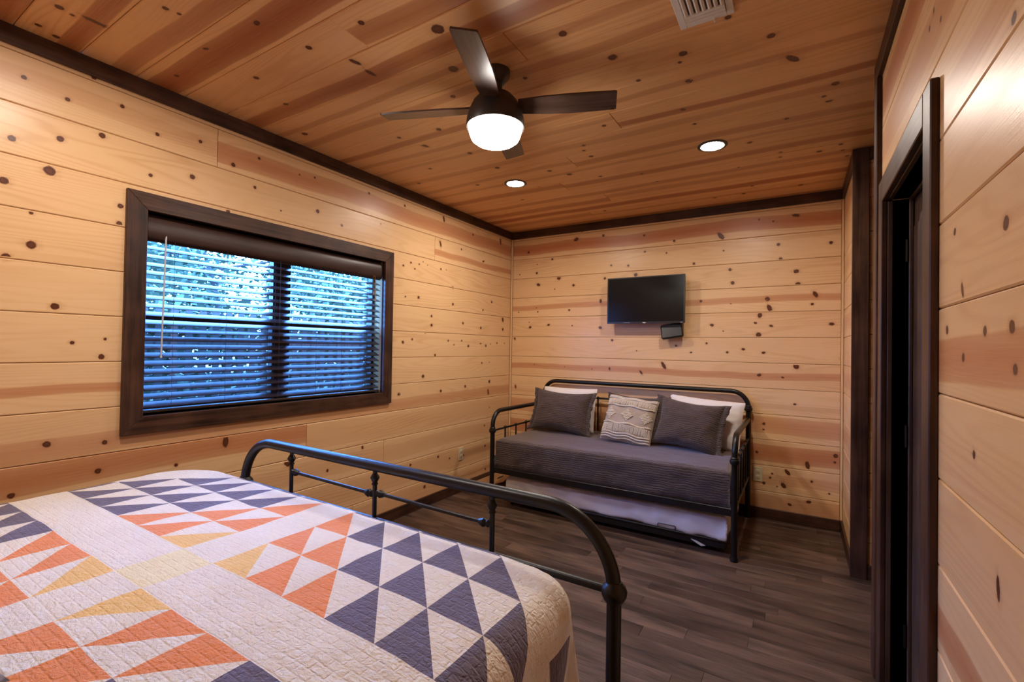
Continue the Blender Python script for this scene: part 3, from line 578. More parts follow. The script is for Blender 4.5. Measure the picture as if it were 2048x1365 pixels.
# ------------------------------------------------------------------ blind
BL = empty('window_blind', (-.045, (WIN[0]+WIN[1])/2, WIN[2]))
tag(BL, 'dark brown slatted blind lowered over the window', 'blind')
yc = (WIN[0]+WIN[1])/2; hw_ = (WIN[1]-WIN[0])/2-.008
m_ = MB(); prof = []
for i in range(9):
    a = R(-30+i*180/8-10); prof.append((.028+.012*math.cos(R(-90+i*22.5)), .90+.062+.055*math.sin(R(-90+i*22.5))))
prof = [(.012, .9)]+[(p[0]+.0, p[1]) for p in prof]+[(.012, 1.035)]
prof = [(x_, z_+.0) for x_, z_ in prof]
n = len(prof)
for yy in (-hw_, hw_):
    m_.v += [(x_, yy, z_) for x_, z_ in prof]
m_.f += [(i, (i+1) % n, n+(i+1) % n, n+i) for i in range(n)]+[tuple(range(n))[::-1], tuple(range(n, 2*n))]
m_.build('valance', VALANCE, BL, True)
m_ = MB(); m_.bbox(-.03, .012, -hw_, hw_, .96, 1.03, .003); m_.build('head_rail', BLIND, BL)
NS = 22; PITCHZ = .0428; TILT = R(28)
sl = MB(); ns = 8
for yy in (-hw_+.004, hw_-.004):
    for i in range(ns+1):     # slightly crowned slat, inner edge low
        q = (i/ns-.5)*.050; cz = 0.0012*(1-(2*i/ns-1)**2)
        sl.v.append((q*math.cos(TILT)+cz*math.sin(TILT), yy, -q*math.sin(TILT)+cz))
    for i in range(ns+1):
        q = (i/ns-.5)*.050; cz = 0.0012*(1-(2*i/ns-1)**2)-.0028
        sl.v.append((q*math.cos(TILT)+cz*math.sin(TILT), yy, -q*math.sin(TILT)+cz))
k = 2*(ns+1); loop = list(range(ns+1))+list(range(2*ns+1, ns, -1))
for i in range(k): a, c = loop[i], loop[(i+1) % k]; sl.f.append((a, c, c+k, a+k))
sl.f.append(tuple(loop)[::-1]); sl.f.append(tuple(i+k for i in loop))
slat0 = None
for i in range(NS):
    z = .036+PITCHZ*(i+.35)
    if slat0 is None: slat0 = sl.build('slat', BLIND, BL, True); slat0.location = (0, 0, z)
    else: c = slat0.copy(); COL.objects.link(c); c.location = (0, 0, z)
m_ = MB(); m_.bbox(-.026, .026, -hw_, hw_, .008, .024, .004); m_.build('bottom_rail', BLIND, BL)
for yy in (-hw_+.13, -hw_+.40, -.06, .08+.13, .42, hw_-.14):
    for xx in (-.027, .027):
        m_ = MB(); m_.tube([(xx, yy, .02), (xx, yy, .96)], .0009, 5); m_.build('ladder_cord', CORD, BL)
m_ = MB(); m_.tube([(.034, -hw_+.085, .93), (.036, -hw_+.075, .30)], .0042, 8); m_.ball((.036, -hw_+.075, .296), .006, 8); m_.build('tilt_wand', CLEAR, BL, True)
for j, yy in enumerate((hw_-.085, hw_-.07)):
    m_ = MB(); m_.tube([(.034, yy, .94), (.036, yy+.004, .80-.05*j)], .0012, 6); m_.lathe([(.003,0),(.007,.004),(.004,.026),(.0015,.03)], (.036, yy+.004, .77-.05*j), 10); m_.build('pull_cord', CARD, BL, True)
# ------------------------------------------------------------------ builders in world coordinates under a root
def bw(m_, name, mat, root, smooth=True, par=None):
    l = root.location; m_.v = [(p[0]-l.x, p[1]-l.y, p[2]-l.z) for p in m_.v]
    return m_.build(name, mat, par or root, smooth)

# ------------------------------------------------------------------ ceiling fan
FX, FY = 1.585, -2.735
FAN = tag(empty('ceiling_fan', (FX, FY, H)), 'dark bronze ceiling fan with four blades and lit bowl', 'ceiling fan')
m_ = MB(); m_.lathe([(.020,-.060),(.040,-.056),(.050,-.040),(.062,-.030),(.066,-.012),(.066,0)], (0,0,0), 36); m_.build('canopy', FANMETAL, FAN, True)
m_ = MB(); m_.lathe([(.030,-.115),(.030,-.05)], (0,0,0), 20); m_.build('downrod', FANMETAL, FAN, True)
m_ = MB(); m_.lathe([(.1,-.272),(.137,-.272),(.139,-.262),(.136,-.235),(.126,-.195),(.108,-.155),(.082,-.125),(.050,-.108),(.03,-.105)], (0,0,0), 48); m_.build('motor_housing', FANMETAL, FAN, True)
m_ = MB(); m_.lathe([(.004,-.350),(.060,-.347),(.095,-.338),(.112,-.325),(.121,-.305),(.126,-.285),(.129,-.270),(.129,-.266)], (0,0,0), 48); m_.build('light_bowl', BOWL, FAN, True)
PB = R(-13)
def blade_mesh():
    m_ = MB(); xs = [.115, .16, .24, .34, .45, .555, .562]
    lo = [-.046, -.050, -.056, -.058, -.057, -.054, -.050]; hi = [.042, .047, .056, .061, .060, .056, .052]
    for z in (-.004, .004):
        for x_, a, c in zip(xs, lo, hi):
            for y_ in (a, (a+c)/2, c):
                yy, zz = y_*math.cos(PB)-z*math.sin(PB), y_*math.sin(PB)+z*math.cos(PB)
                m_.v.append((x_, yy, zz))
    n = len(xs)
    for i in range(n-1):
        for j in range(2):
            a = i*3+j; m_.f.append((a, a+1, a+4, a+3)); b_ = a+3*n; m_.f.append((b_, b_+3, b_+4, b_+1))
    ring = [i*3 for i in range(n)]+[(n-1)*3+1]+[(n-1-i)*3+2 for i in range(n)]+[1]
    for i in range(len(ring)): a, c = ring[i], ring[(i+1) % len(ring)]; m_.f.append((a, a+3*n, c+3*n, c))
    return m_
for k in range(4):
    if k == 0:
        bl0 = blade_mesh().build('blade', BLADE, FAN); br = MB(); br.bbox(.085, .165, -.022, .022, .003, .011, .002); br0 = br.build('blade_bracket', FANMETAL, bl0); br0.rotation_euler = (PB, 0, 0); bl = bl0
    else: bl = copy_tree(bl0, FAN)
    bl.location = (0, 0, -.178); bl.rotation_euler = (0, 0, R(21.5+90*k))

# ------------------------------------------------------------------ recessed lamps
def can(x, y, label):
    o = tag(empty('recessed_light', (x, y, H)), label, 'light', 'recessed ceiling lights')
    m_ = MB(); m_.lathe([(.068,-.001),(.070,-.006),(.084,-.006),(.090,-.002),(.090,.0),(.066,.0)], (0,0,0), 40, 'z', False); m_.build('trim_ring', FANMETAL, o, True)
    m_ = MB(); m_.lathe([(.003,-.0005),(.050,-.0010),(.066,-.0015),(.0662,.0)], (0,0,0), 32); m_.build('lens', LENS, o, True)
can(.881, -1.392, 'lit recessed light left of the fan above the daybed corner')
can(2.342, -1.371, 'lit recessed light right of the fan near the closet')
can(.881, -3.92, 'lit recessed light over the left side of the bed')

# ------------------------------------------------------------------ ceiling register
VX0, VX1, VY0, VY1 = 2.402, 2.602, -2.905, -2.602
VT = tag(empty('ceiling_vent', ((VX0+VX1)/2, (VY0+VY1)/2, H)), 'white metal air vent with curved louvers in the ceiling', 'vent')
m_ = MB()
for (a, c, d, e_) in ((VX0, VX0+.026, VY0, VY1), (VX1-.026, VX1, VY0, VY1), (VX0+.026, VX1-.026, VY0, VY0+.026), (VX0+.026, VX1-.026, VY1-.026, VY1)):
    m_.bbox(a, c, d, e_, H-.006, H, .002)
bw(m_, 'frame', WHITE, VT, False)
m_ = MB(); m_.box(VX0+.02, VX1-.02, VY0+.02, VY1-.02, H-.0008, H); bw(m_, 'backing', plain('vent_dark', (.20,.16,.13), .7), VT, False)
for k in range(3):
    yy = VY1-.036-k*.017; m_ = MB(); m_.tube([(VX0+.028, yy, H-.010+.001*k), (VX1-.028, yy, H-.010+.001*k)], .0075, 8); bw(m_, 'louver', WHITE, VT)
for k in range(7):
    xx = VX0+.036+k*.0215; m_ = MB(); m_.tube([(xx, VY0+.085, H-.008), (xx, VY1-.082, H-.008)], .0075, 8); bw(m_, 'louver', WHITE, VT)
for k in range(3):
    yy = VY0+.036+k*.017; m_ = MB(); m_.tube([(VX0+.028, yy, H-.010), (VX1-.028, yy, H-.010)], .0075, 8); bw(m_, 'louver', WHITE, VT)
m_ = MB(); m_.bbox(VX0+.125, VX0+.131, VY1-.012, VY1+.004, H-.016, H-.006, .001); bw(m_, 'damper_lever', WHITE, VT, False)

# ------------------------------------------------------------------ outlets
def outlet(loc, M, label):
    o = tag(empty('wall_outlet', loc), label, 'outlet', 'wall outlets'); o.matrix_world = M
    m_ = MB(); m_.bbox(-.036, .036, -.062, .062, 0, .006, .003); m_.build('cover_plate', IVORY, o)
    for s in (-1, 1):
        m_ = MB(); m_.lathe([(.017,0),(.017,.008),(.015,.009)], (0, s*.024, 0), 20); r_ = m_.build('receptacle', IVORY, o, True)
        m_ = MB(); m_.box(-.008, -.0055, s*.024-.001, s*.024+.008, .0085, .0096); m_.box(.0055, .008, s*.024-.001, s*.024+.008, .0085, .0096); m_.box(-.002, .002, s*.024-.010, s*.024-.006, .0085, .0096); m_.build('slot', SLOT, r_)
    m_ = MB(); m_.lathe([(.003,.006),(.003,.0075)], (0,0,0), 10); m_.build('screw', IVORY, o)
def basis(u, v, n, t): M = Matrix((Vector(u), Vector(v), Vector(n))).transposed().to_4x4(); M.translation = Vector(t); return M
outlet((0,0,0), basis((0,1,0), (0,0,1), (1,0,0), (0, -.90, .372)), 'ivory wall outlet below the window wall beside the daybed')
outlet((0,0,0), basis((1,0,0), (0,0,1), (0,-1,0), (2.53, 0, .367)), 'ivory wall outlet right of the daybed by the closet')

# ------------------------------------------------------------------ television
TVX, TVY, TVZ = 1.571, -.13, 1.899
TV = tag(empty('television', (TVX, TVY, TVZ)), 'black flat television mounted on the back wall', 'television')
m_ = MB(); m_.bbox(-.366, .366, .0, .035, -.222, .222, .006); m_.bbox(-.25, .25, .034, .062, -.17, .12, .01); m_.build('housing', BEZEL, TV)
m_ = MB()
for (a, c, d, e_) in ((-.368, -.356, -.224, .224), (.356, .368, -.224, .224), (-.356, .356, .213, .224), (-.356, .356, -.224, -.207)): m_.box(a, c, -.004, .004, d, e_)
m_.build('bezel', BEZEL, TV)
m_ = MB(); m_.box(-.357, .357, -.001, .002, -.208, .214); m_.build('screen', SCREEN, TV)
m_ = MB(); m_.box(-.016, .014, -.0048, -.0038, -.219, -.212); m_.box(-.008, .006, -.0048, -.0038, -.2225, -.219); m_.build('logo_mark', GREYMARK, TV)
m_ = MB(); m_.box(.326, .352, -.0048, -.0038, -.2185, -.2155); m_.build('printed_mark', GREYMARK, TV); m_ = MB(); m_.box(-.20, -.14, -.0048, -.0038, -.2155, -.2140); m_.build('printed_mark', GREYMARK, TV)
m_ = MB(); m_.bbox(-.06, .06, .062, .07, -.08, .06, .002); m_.bbox(-.02, .02, .07, .115, -.03, .03, .003); m_.bbox(-.09, .09, .115, .13, -.11, .09, .003); m_.build('wall_mount', BLACK, TV)
BX = tag(empty('media_box', (1.815, -.075, 1.6)), 'small black box hanging askew under the television', 'box')
m_ = MB(); m_.bbox(-.10, .10, -.02, .02, -.068, .075, .012); o = m_.build('case', plain('black_plastic_box', (.012,.011,.011), .34), BX, True); o.rotation_euler = (R(-14), R(-9), 0)
m_ = MB(); m_.bbox(-.03, .03, .015, .075, -.02, .03, .003); m_.build('bracket', BLACK, BX)

# ------------------------------------------------------------------ daybed
DX0, DX1, DF, DB = .478, 2.458, -1.058, -.056; r_ = .021
DBED = tag(empty('daybed', ((DX0+DX1)/2, (DF+DB)/2, 0)), 'black metal daybed with spindle arms against the back wall', 'daybed')
for sx, X in ((1, DX0), (-1, DX1)):
    m_ = MB(); m_.lathe([(.020,0),(.025,.004),(.026,.022),(.021,.030),(.021,.04)], (X, DF, 0), 18); fo = None
    foot = bw(m_, 'foot', BLACK, DBED)
    m_ = MB(); m_.tube([(X, DF, .03), (X, DF, .69)], r_, 14); bw(m_, 'front_post', BLACK, DBED)
    m_ = MB(); m_.lathe([(.021,-.026),(.030,-.018),(.033,0),(.030,.010),(.024,.014),(.027,.020),(.021,.028)], (X, DF, .677), 18); bw(m_, 'post_collar', BLACK, DBED)
    m_ = MB(); m_.tube([(X, DB, .0), (X, DB, .93)], r_, 14); bw(m_, 'back_post', BLACK, DBED)
    m_ = MB(); m_.lathe([(.021,-.026),(.030,-.018),(.033,0),(.030,.010),(.024,.014),(.027,.020),(.021,.028)], (X, DB, .93), 18); bw(m_, 'post_collar', BLACK, DBED)
    pts = [(X, DF, .66)]+arc((X, DF+.13, .715), .13, 180, 90, 8, (0,1,0), (0,0,1))+[(X, DB, .838)]
    m_ = MB(); m_.tube(pts, .020, 12); bw(m_, 'arm_rail', BLACK, DBED)
    for z, nm, rr in ((.672, 'spindle_rail', .009), (.345, 'side_rail', .012)):
        m_ = MB(); m_.tube([(X, DF, z), (X, DB, z)], rr, 10); bw(m_, nm, BLACK, DBED)
    for yy in (-.845, -.649, -.452, -.256):
        m_ = MB(); m_.tube([(X, yy, .345), (X, yy, .672)], .0075, 8); m_.ball((X, yy, .676), .0155, 10); bw(m_, 'arm_spindle', BLACK, DBED)
pts = [(DX0, DB, .93)]+arc((DX0+.14, DB, .935), .14, 180, 90, 8, (1,0,0), (0,0,1))+arc((DX1-.14, DB, .935), .14, 90, 0, 8, (1,0,0), (0,0,1))+[(DX1, DB, .93)]
m_ = MB(); m_.tube(pts, .020, 12); bw(m_, 'back_top_rail', BLACK, DBED)
m_ = MB(); m_.tube([(DX0, DB, .923), (DX1, DB, .923)], .010, 10); bw(m_, 'back_cross_rail', BLACK, DBED)
m_ = MB(); m_.tube([(DX0, DB, .345), (DX1, DB, .345)], .012, 10); bw(m_, 'back_lower_rail', BLACK, DBED)
for xx in (.713, 1.09, 1.467, 1.844, 2.221):
    m_ = MB(); m_.tube([(xx, DB, .345), (xx, DB, .923)], .009, 8); m_.ball((xx, DB, .925), .0165, 10); bw(m_, 'back_spindle', BLACK, DBED)
m_ = MB(); m_.bbox(DX0, DX1, DF-.006, DF+.018, .30, .352, .003); bw(m_, 'front_rail', BLACK, DBED, False)
m_ = MB()
for k in range(9): yy = DF+.06+k*.11; m_.box(DX0+.02, DX1-.02, yy, yy+.04, .33, .342)
bw(m_, 'slat_deck', BLACK, DBED, False)

def cloth_box(name, x0, x1, y0, y1, z0, z1, r, mat, amp=.004, n=(60, 34), seed=1, hang=None, parent=None, loc=None, uvs=1.0, front_amp=.0):
    """soft rounded slab: top sheet grid wrapped over the four sides"""
    from mathutils import noise
    m_ = MB(); uv = []
    hx = (z1-z0)
    def wrap(t, a, b):
        # t runs along the cloth; returns position and drop
        if t < a+r:
            s = a+r-t
            if s < r*math.pi/2: th = s/r; return a+r-r*math.sin(th), r-r*math.cos(th)
            return a, r+(s-r*math.pi/2)
        if t > b-r:
            s = t-(b-r)
            if s < r*math.pi/2: th = s/r; return b-r+r*math.sin(th), r-r*math.cos(th)
            return b, r+(s-r*math.pi/2)
        return t, 0
    ext = hx-r+r*math.pi/2-r
    def samples(a, b, k):
        edge = [a-ext+(ext+r)*i/8 for i in range(8)]; mid = [a+r+(b-a-2*r)*i/k for i in range(k)]
        return edge+mid+[b-r+(ext+r)*i/8 for i in range(9)]
    xs, ys = samples(x0, x1, n[0]), samples(y0, y1, n[1])
    for Y in ys:
        for X in xs:
            px, dx = wrap(X, x0, x1); py, dy = wrap(Y, y0, y1)
            d = min(max(dx, dy) if min(dx, dy) > 0 else dx+dy, hx)
            nz = noise.noise(Vector((X*5+seed, Y*5, seed)))*amp+noise.noise(Vector((X*17, Y*17+seed, 3)))*amp*.4
            sx = sy = 0
            if dy > r*.9: sy = (-1 if Y < (y0+y1)/2 else 1)*(nz*1.6+front_amp*noise.noise(Vector((X*9, d*14, seed))))
            if dx > r*.9: sx = (-1 if X < (x0+x1)/2 else 1)*nz*1.6
            m_.v.append((px+sx, py+sy, z1-d+(nz if d < r else 0))); uv.append((X*uvs, Y*uvs))
    w_ = len(xs)
    for j in range(len(ys)-1):
        for i in range(w_-1): a = j*w_+i; m_.f.append((a, a+1, a+w_+1, a+w_))
    # bottom skirt closing
    m_.uv = uv
    o = m_.build(name, mat, parent, True)
    md = o.modifiers.new('thick', 'SOLIDIFY'); md.thickness = .006; md.offset = -1
    return o
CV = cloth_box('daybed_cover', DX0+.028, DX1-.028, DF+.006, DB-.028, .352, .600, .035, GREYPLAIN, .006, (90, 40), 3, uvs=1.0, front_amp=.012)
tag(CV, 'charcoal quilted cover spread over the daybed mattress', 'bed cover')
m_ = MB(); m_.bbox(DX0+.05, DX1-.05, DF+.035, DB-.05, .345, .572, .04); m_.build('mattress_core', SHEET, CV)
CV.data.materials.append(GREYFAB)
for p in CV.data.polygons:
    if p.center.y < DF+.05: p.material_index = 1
# ------------------------------------------------------------------ trundle
TR = tag(empty('trundle', (1.49, -.55, 0)), 'low black trundle frame under the daybed', 'trundle')
m_ = MB(); m_.tube([(.56, -.985, .092), (2.40, -.985, .092)], .011, 10); m_.bbox(.56, 2.40, -.985, -.972, .038, .092, .003); bw(m_, 'front_rail', BLACK, TR)
m_ = MB(); m_.bbox(.56, 2.40, -.16, -.147, .04, .10, .003); bw(m_, 'back_rail', BLACK, TR)
for X in (.56, 2.39): m_ = MB(); m_.bbox(X, X+.012, -.972, -.147, .04, .10, .003); bw(m_, 'end_rail', BLACK, TR)
m_ = MB(); m_.box(.572, 2.39, -.972, -.16, .092, .10); bw(m_, 'deck', BLACK, TR, False)
m_ = MB(); m_.tube([(1.933, -.99, .10), (1.933, -.992, .128), (1.938, -.993, .131), (2.055, -.993, .131), (2.06, -.992, .128), (2.06, -.99, .10)], .0032, 8); bw(m_, 'mattress_stop', BLACK, TR)
for X in (.62, 1.49, 2.34):
    for Y in (-.93, -.2): m_ = MB(); m_.lathe([(.02,-.008),(.022,0),(.02,.008)], (X, Y, .022), 16, 'x'); m_.bbox(X-.012, X+.012, Y-.006, Y+.006, .02, .05, .002); bw(m_, 'caster', BLACK, TR)
m_ = MB(); m_.v += [(2.17,-.989,.066),(2.21,-.990,.060),(2.27,-.992,.040),(2.24,-.991,.030),(2.17,-.989,.062),(2.205,-.988,.056),(2.268,-.990,.037),(2.238,-.989,.027)]; m_.f += [(0,1,2,3),(7,6,5,4),(0,4,5,1),(1,5,6,2),(2,6,7,3),(3,7,4,0)]; bw(m_, 'care_tag', WHITE, TR, False)
TM = cloth_box('trundle_mattress', .578, 2.40, -.975, -.17, .10, .262, .03, SHEETG, .008, (90, 30), 9, front_amp=.022)
tag(TM, 'thin trundle mattress in a wrinkled pale grey sheet', 'mattress')
m_ = MB(); m_.bbox(.62, 2.36, -.935, -.21, .10, .232, .03); m_.build('mattress_core', SHEETG, TM)

# ------------------------------------------------------------------ pillows
def pillow_mesh(w_, h_, t, n=28, pinch=.05, seed=0, crease=.006, uvs=1.0):
    from mathutils import noise
    m_ = MB(); uv = []
    for side in (1, -1):
        for j in range(n+1):
            for i in range(n+1):
                u, v = -1+2*i/n, -1+2*j/n
                # corners stick out, edges pull in
                ex = 1-pinch*(1-v*v)*abs(u)**1.5*1.0; ey = 1-pinch*1.3*(1-u*u)*abs(v)**1.5
                prof = max(0, (1-abs(u)**2.6))**.55*max(0, (1-abs(v)**2.6))**.55
                nz = noise.noise(Vector((u*2.3+seed, v*2.3, side*2+seed)))*crease*2+noise.noise(Vector((u*6+seed, v*6, side)))*crease
                m_.v.append((u*w_/2*ex, -side*(t/2*prof+nz*min(1, prof*2)), v*h_/2*ey)); uv.append((u*w_/2*uvs, v*h_/2*uvs))
    k = (n+1)*(n+1)
    for j in range(n):
        for i in range(n):
            a = j*(n+1)+i; m_.f.append((a, a+1, a+n+2, a+n+1)); b_ = a+k; m_.f.append((b_, b_+n+1, b_+n+2, b_+1))
    m_.uv = uv
    return m_
def pillow_surf(u, v, w_, h_, t, pinch=.05):
    ex = 1-pinch*(1-v*v)*abs(u)**1.5; ey = 1-pinch*1.3*(1-u*u)*abs(v)**1.5
    prof = max(0, (1-abs(u)**2.6))**.55*max(0, (1-abs(v)**2.6))**.55
    return Vector((u*w_/2*ex, -t/2*prof, v*h_/2*ey))
def pillow(name, w_, h_, t, mat, loc, rot, label, cat='pillow', seed=0, flange=None, group=None, pinch=.05):
    root = empty(name, loc); root.rotation_euler = [R(a) for a in rot]; tag(root, label, cat, group)
    m_ = pillow_mesh(w_, h_, t, 30, pinch, seed); m_.build('body', mat, root, True)
    if flange:
        n = 24
        for s in (-1, 1):
            m_ = MB(); uv = []; o = 0
            for q in range(2):
                for j in range(n+1):
                    v = -1+2*j/n; p = pillow_surf(s, v, w_, h_, t, pinch)
                    wv = .006*math.sin(j*2.1+seed)+.004*math.sin(j*4.7)
                    m_.v.append((p.x+s*q*flange*(1+.1*math.sin(j*1.3)), wv*q, p.z*(1+.02*q))); uv.append((q*.05, v*h_/2))
            for j in range(n): a = o+j; m_.f.append((a, a+1, a+n+2, a+n+1))
            m_.uv = uv; fl = m_.build('flange', mat, root, True)
            md = fl.modifiers.new('thick', 'SOLIDIFY'); md.thickness = .004
    return root
ST = .604
pillow('bed_pillow', .58, .43, .14, SHEET, (.84, -.235, ST+.212), (-14, 0, 2), 'white pillow behind the leftmost charcoal sham', 'pillow', 4, None, 'white pillows on the daybed', .03)
pillow('quilted_sham', .60, .43, .20, GREYFAB, (.845, -.40, ST+.20), (-20, 2, 3), 'charcoal quilted sham at the left end of the daybed', 'pillow', 1, .035, 'charcoal shams on the daybed', .11)
pillow('quilted_sham', .56, .40, .14, GREYFAB, (1.545, -.235, ST+.20), (-14, 1, 0), 'charcoal quilted sham behind the cream fringed cushion', 'pillow', 2, .03, 'charcoal shams on the daybed', .11)
pillow('bed_pillow', .62, .42, .17, SHEET, (2.125, -.255, ST+.203), (-16, 3, -5), 'white pillow behind the rightmost charcoal sham', 'pillow', 6, None, 'white pillows on the daybed', .03)
pillow('quilted_sham', .53, .43, .20, GREYFAB, (2.035, -.455, ST+.198), (-22, 5, -6), 'charcoal quilted sham at the right end of the daybed', 'pillow', 3, .045, 'charcoal shams on the daybed', .11)
# ---- fringed cushion
KW, KH, KT = .45, .42, .18
KP = tag(empty('fringed_cushion', (1.545, -.475, ST+.190)), 'cream woven cushion with fringe rows and tufted diamonds', 'cushion')
KP.rotation_euler = (R(-24), R(5), R(-1))
pillow_mesh(KW, KH, KT, 30, .03, 11, .004).build('body', KNITTAN, KP, True)
def ksurf(u, v, out=0.0):
    p = pillow_surf(u, v, KW, KH, KT, .03); p.y -= out; return p
for v0 in (.93, .86, .50, -.28, -.70, -.80, -.90):
    m_ = MB(); pts = [ksurf(-.96+1.92*i/56, v0+.03*math.sin(i*.25), .006) for i in range(57)]
    m_.tube(pts, [.0065+.0022*(i % 2) for i in range(57)], 7); m_.uv = [(p[0], p[2]) for p in m_.v]; m_.build('braid', KNIT, KP, True)
fr_ = random.Random(3)
for v0, ln in ((.80, .26), (-.32, .34)):
    m_ = MB()
    for i in range(120):
        u = -.95+1.9*i/119+fr_.uniform(-.008, .008); l_ = ln*fr_.uniform(.8, 1.05); du = fr_.uniform(-.03, .03)
        pts = [ksurf(u+du*q/3, v0-l_*q/3, .007+fr_.uniform(0, .006)) for q in range(4)]
        m_.tube(pts, .0022, 4)
    m_.uv = [(p[0], p[2]) for p in m_.v]; tag(m_.build('fringe', KNIT, KP, True), 'hanging cream cotton fringe', kind='stuff')
for uc in (-.72, 0, .72):
    m_ = MB()
    for a in range(-4, 5):
        for c in range(-4, 5):
            if abs(a)+abs(c) > 4 or (a+c) % 1: continue
            u, v = uc+a*.052, .11+c*.058
            if abs(u) < .95: m_.ball(ksurf(u, v, .004), .0085, 7, .8)
    m_.uv = [(p[0], p[2]) for p in m_.v]; m_.build('tufted_diamond', KNIT, KP, True)

# ------------------------------------------------------------------ cardboard piece on the floor
CB = tag(empty('cardboard_box', (.20, -.52, 0)), 'flattened brown cardboard box on the floor behind the daybed', 'box')
m_ = MB(); m_.bbox(.02, .40, -.72, -.34, .0, .055, .004); bw(m_, 'carton', CARD, CB, False)
m_ = MB(); M = Matrix.Translation((.21, -.53, .055)) @ Matrix.Rotation(R(-22), 4, 'Y') @ Matrix.Rotation(R(12), 4, 'X'); m_.bbox(-.19, .19, -.19, .19, .03, .036, .001, M); bw(m_, 'flap', CARD, CB, False)
m_ = MB(); m_.lathe([(.001,0),(.04,0),(.04,.002)], (0,0,0), 16); m_.v = [tuple(M @ Vector((p[0]*1.0+.06, p[1]*.8-.03, p[2]+.036))) for p in m_.v]; bw(m_, 'hand_hole', SLOT, CB, False)
# ------------------------------------------------------------------ near bed
FBY = -3.36; BX0, BX1 = .648, 2.410; BRr = .0195; TZ = .985
BED = tag(empty('metal_bed', ((BX0+BX1)/2, -4.4, 0)), 'black iron bed with curved tubular footboard', 'bed')
br_ = .20
for X, s in ((BX0, 1), (BX1, -1)):
    m_ = MB(); m_.tube([(X, FBY, 0), (X, FBY, .79)], BRr, 16); bw(m_, 'footboard_post', BLACK, BED)
    m_ = MB(); m_.lathe([(.0195,-.030),(.026,-.024),(.033,-.010),(.034,.002),(.030,.013),(.022,.020),(.0195,.026)], (X, FBY, .789), 20); bw(m_, 'post_collar', BLACK, BED)
pts = [(BX0, FBY, .78)]+arc((BX0+br_, FBY, TZ-br_), br_, 180, 90, 14, (1,0,0), (0,0,1))+arc((BX1-br_, FBY, TZ-br_), br_, 90, 0, 14, (1,0,0), (0,0,1))+[(BX1, FBY, .78)]
m_ = MB(); m_.tube(pts, BRr, 16); bw(m_, 'footboard_top_rail', BLACK, BED)
m_ = MB(); m_.tube([(BX0, FBY, .789), (BX1, FBY, .789)], .0115, 10); bw(m_, 'footboard_cross_rail', BLACK, BED)
m_ = MB(); m_.tube([(BX0, FBY, .40), (BX1, FBY, .40)], .0125, 10); bw(m_, 'footboard_low_rail', BLACK, BED)
ups = (.998, 1.502, 2.02)
for xx in ups:
    m_ = MB(); m_.tube([(xx, FBY, .40), (xx, FBY, .97)], .0082, 10)
    m_.lathe([(.008,-.030),(.0125,-.026),(.009,-.018),(.0125,-.012),(.0175,-.002),(.012,.008),(.007,.016)], (xx, FBY, .945), 12); bw(m_, 'footboard_upright', BLACK, BED)
for a, c in zip(ups[:-1], ups[1:]):
    m_ = MB(); m_.tube([(a+.008, FBY, .888), (c-.008, FBY, .882)], .0065, 10)
    for X, s in ((a, 1), (c, -1)):
        m_.lathe([(.006,.006),(.013,.014),(.009,.022),(.015,.030),(.012,.040),(.0075,.050)] if s > 0 else [(.0075,-.050),(.012,-.040),(.015,-.030),(.009,-.022),(.013,-.014),(.006,-.006)], (X, FBY, .888 if s > 0 else .882), 12, 'x')
    bw(m_, 'footboard_inner_rail', BLACK, BED)
for X in (BX0, BX1): m_ = MB(); m_.bbox(X-.012, X+.012, YN+.12, FBY, .37, .43, .003); bw(m_, 'side_rail', BLACK, BED, False)
for X in (BX0, BX1): m_ = MB(); m_.tube([(X, YN+.12, 0), (X, YN+.12, 1.3)], BRr, 12); bw(m_, 'headboard_post', BLACK, BED)
m_ = MB(); m_.tube([(BX0, YN+.12, 1.3), (BX1, YN+.12, 1.3)], BRr, 12); bw(m_, 'headboard_rail', BLACK, BED)
QZ = .85

# ------------------------------------------------------------------ quilt: cloth coordinates (X,Y) wrapped over the mattress
from mathutils import noise as mnoise
QXC, QYC, QB, QS = 1.438, -3.998, .078, .1515
QX0, QX1, QY1 = .37, 2.345, -3.402; QR = .075
NSUB = 8
def q_axis(c, lo, hi):
    """breaks as (coord, cell key): cell key None for the sash band, else ring index (sign carries the side)"""
    cells = [(c-QB, c+QB, None)]
    k = 0; a = c+QB
    while a < hi-1e-6: cells.append((a, min(a+QS, hi), (1, k))); a += QS; k += 1
    k = 0; a = c-QB
    while a > lo+1e-6: cells.insert(0, (max(a-QS, lo), a, (-1, k))); a -= QS; k += 1
    return cells
cx = q_axis(QXC, .10, 2.345+.46); cy = q_axis(QYC, YN+.2, QY1+.16)
def wrap1(t, b):
    s = t-(b-QR)
    if s <= 0: return t, 0
    if s < QR*math.pi/2: th = s/QR; return b-QR+QR*math.sin(th), QR-QR*math.cos(th)
    return b, QR+(s-QR*math.pi/2)
def wrap0(t, a):
    p, d = wrap1(-t, -a); return -p, d
